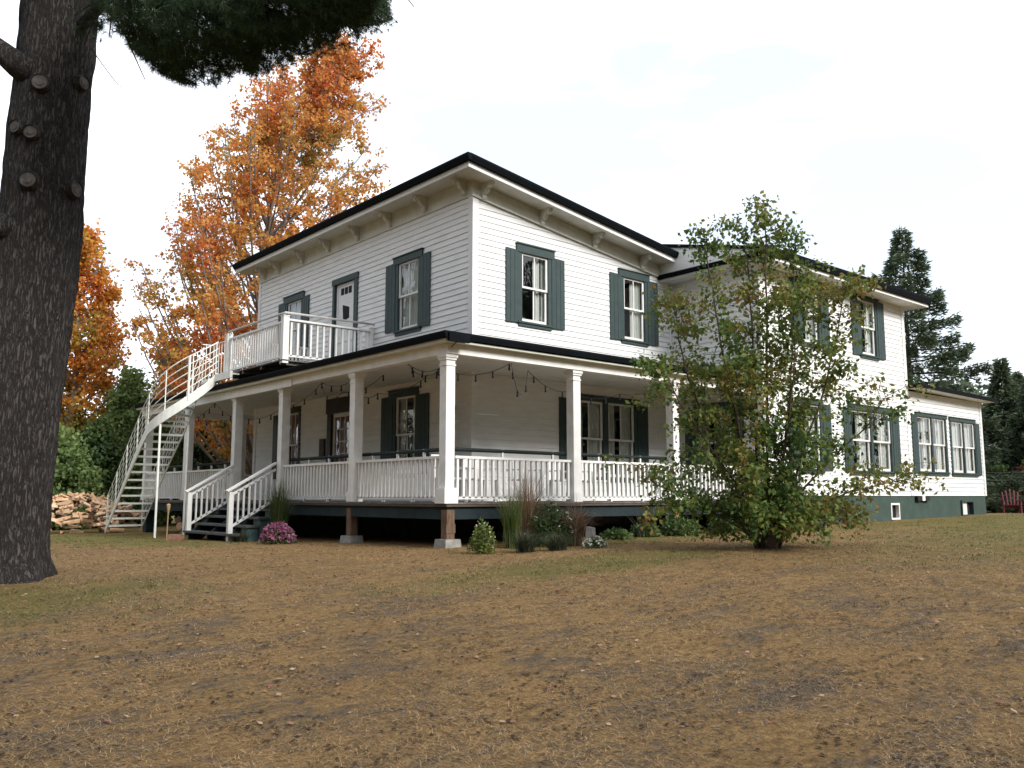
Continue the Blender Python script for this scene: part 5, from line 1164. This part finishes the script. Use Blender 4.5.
grass('plume_grass', 'tan plume grass with feathery tops beside the green clump', -1.28, -3.15, 230, 1.75, 0.65, 0.0065, M_bgrass, 0.45, 2)
grass('dried_grass', 'drooping reddish dried grass clump left of the white flowers', -0.65, -3.65, 300, 1.1, 0.5, 0.008, M_bgrass, 0.9, 3)
grass('spiky_grass', 'spiky green grass clump beside the porch steps', -2.85, 2.8, 520, 1.5, 0.45, 0.008, M_spiky, 0.25, 4)
grass('wispy_grass', 'low dark wispy plant at the foot of the right stair newel', -3.35, 3.4, 120, 0.4, 0.4, 0.006, M_lav, 0.5, 5)
grass('weed_clump', 'thin brown weed stalks in front of the right porch skirt', 1.9, -2.9, 70, 0.75, 0.5, 0.005, M_lav, 0.4, 6, 'weeds')
def mound(name, lab, x, y, r_, h, m, nleaf, ls, flower=None, nf=0, fs=0.03, cat='plant', seed=0, top=0.5):
    g = gz(x, y); rnd = random.Random(seed); t = thing(name, lab, cat, (x, y, g)); bb = MB(); P = []
    for k in range(26):
        a = rnd.uniform(0, 6.283); e = rnd.uniform(0.1, 1.5); tip = Vector((x+math.cos(a)*math.cos(e)*r_*0.85, y+math.sin(a)*math.cos(e)*r_*0.85, g+math.sin(e)*h*0.9)); bb.tube([(x, y, g-0.02), ((x+tip.x)/2, (y+tip.y)/2, g+(tip.z-g)*0.6), tip], [0.006, 0.004, 0.002], 4, cap=False)
    bb.build('stems', M_bark_b, t)
    u = rdir(nleaf); u[:, 2] = np.abs(u[:, 2]); rad = rng.random(nleaf)**0.4
    lump = np.array([1+0.25*noise.noise(Vector((a*2.5+seed, b_*2.5, c_*2.5))) for a, b_, c_ in u])
    P = np.stack([x+u[:, 0]*r_*rad*lump, y+u[:, 1]*r_*rad*lump, g+u[:, 2]*h*rad*lump+0.01], 1); raw('foliage', leaf_quads(P, ls, 0.6, -0.2), 4, m, t)
    if flower:
        u = rdir(nf); u[:, 2] = np.abs(u[:, 2])**0.6*1.0; u[:, 2] = np.maximum(u[:, 2], top*rng.random(nf)); u /= np.linalg.norm(u, axis=1)[:, None]
        c = np.stack([x+u[:, 0]*r_*1.02, y+u[:, 1]*r_*1.02, g+u[:, 2]*h*1.04], 1); c = np.repeat(c, 6, 0)+rng.normal(size=(nf*6, 3))*fs*0.25
        raw('flowers', leaf_quads(c, fs, 0.9, 0), 4, flower, t)
    return t
mound('chrysanthemum', 'round bush of pink flowers right of the porch steps', -3.2, 2.1, 0.33, 0.38, M_gleaf, 2300, 0.045, M_pink, 260, 0.038, 'flowers', 1, 0.35)
mound('flowering_bush', 'small dark bush dotted with white flowers by the corner footing', -2.88, -3.95, 0.21, 0.44, M_birch, 1500, 0.035, M_wflower, 22, 0.018, 'bush', 2, 0.75)
mound('flowering_shrub', 'larger green shrub with white flowers in front of the porch skirt', -0.95, -3.35, 0.48, 0.68, M_gleaf, 3400, 0.05, M_wflower, 48, 0.022, 'bush', 3, 0.3)
grass('lavender', 'grey green lavender mound in front of the tall grasses', -2.30, -4.25, 700, 0.46, 0.36, 0.0045, M_lav, 0.45, 14, 'plant', 0.4)
grass('lavender', 'second grey green lavender mound beside the flowering shrub', -1.80, -4.40, 600, 0.40, 0.36, 0.0045, M_lav, 0.45, 15, 'plant', 0.4)
mound('white_flowers', 'low cushion of white flowers right of the dried grass', -1.05, -4.50, 0.20, 0.16, M_gleaf, 900, 0.03, M_wflower, 60, 0.026, 'flowers', 6, 0.2)
stone(-0.85, -4.2, 0.16, 0.12, 0.32, M_conc, 'garden_stone', 'upright pale stone behind the low white flowers', rot=0.4)
for i, (x, y, r_, h, lab) in enumerate([(2.9, -2.95, 0.36, 0.36, 'broad leaved green plant left of the yellow porch support'), (3.35, -2.85, 0.28, 0.30, 'green plant touching the yellow porch support'), (4.3, -3.0, 0.34, 0.30, 'green plant right of the yellow porch support'), (5.2, -3.0, 0.35, 0.28, 'green plant under the porch behind the young tree'), (2.1, -2.8, 0.3, 0.22, 'low green plant under the middle of the right porch'), (1.2, -2.9, 0.3, 0.18, 'low weeds right of the dried grass clump')]):
    mound('garden_plant', lab, x, y, r_, h, M_gleaf, 900, 0.07, seed=10+i)

# ------------------------------------------------------------------ red lawn chairs
def adirondack(x, y, rot, lab):
    g = gz(x, y); t = thing('lawn_chair', lab, 'chair', (x, y, g), 'red wooden lawn chairs'); c, s = math.cos(rot), math.sin(rot)
    def T(a, b, z): return (x+a*c-b*s, y+a*s+b*c, g+z)
    def B(mb, p, q, w_, h, up=(0, 0, 1)): mb.bar(T(*p), T(*q), w_, h, up)
    mb = MB()
    for k in range(5): a = -0.22+k*0.11; B(mb, (a, 0.12, 0.27), (a*1.25, 0.46, 0.98-0.06*abs(k-2)), 0.10, 0.02, (0, 1, 0))
    mb.build('backrest', M_red, t)
    mb = MB()
    for k in range(5): b = -0.32+k*0.10; B(mb, (-0.27, b, 0.36-0.02*k), (0.27, b, 0.36-0.02*k), 0.09, 0.02)
    mb.build('seat', M_red, t)
    for sx in (-1, 1):
        q = MB(); B(q, (sx*0.33, -0.40, 0.56), (sx*0.33, 0.34, 0.54), 0.13, 0.022); q.build('armrest', M_red, t)
        q = MB(); B(q, (sx*0.30, -0.34, 0), (sx*0.30, -0.34, 0.55), 0.09, 0.03, (0, 1, 0)); q.build('leg', M_red, t)
        q = MB(); B(q, (sx*0.28, -0.34, 0.34), (sx*0.28, 0.55, 0.02), 0.03, 0.10); q.build('leg', M_red, t)
def at(px, D): lt = (px-512)/880.2*D; return CAM.x+D*math.cos(YAW)+lt*LATX, CAM.y+D*math.sin(YAW)+lt*LATY
x_, y_ = at(1007, 35); adirondack(x_, y_, -1.15, 'red wooden lawn chair on the grass right of the annex')
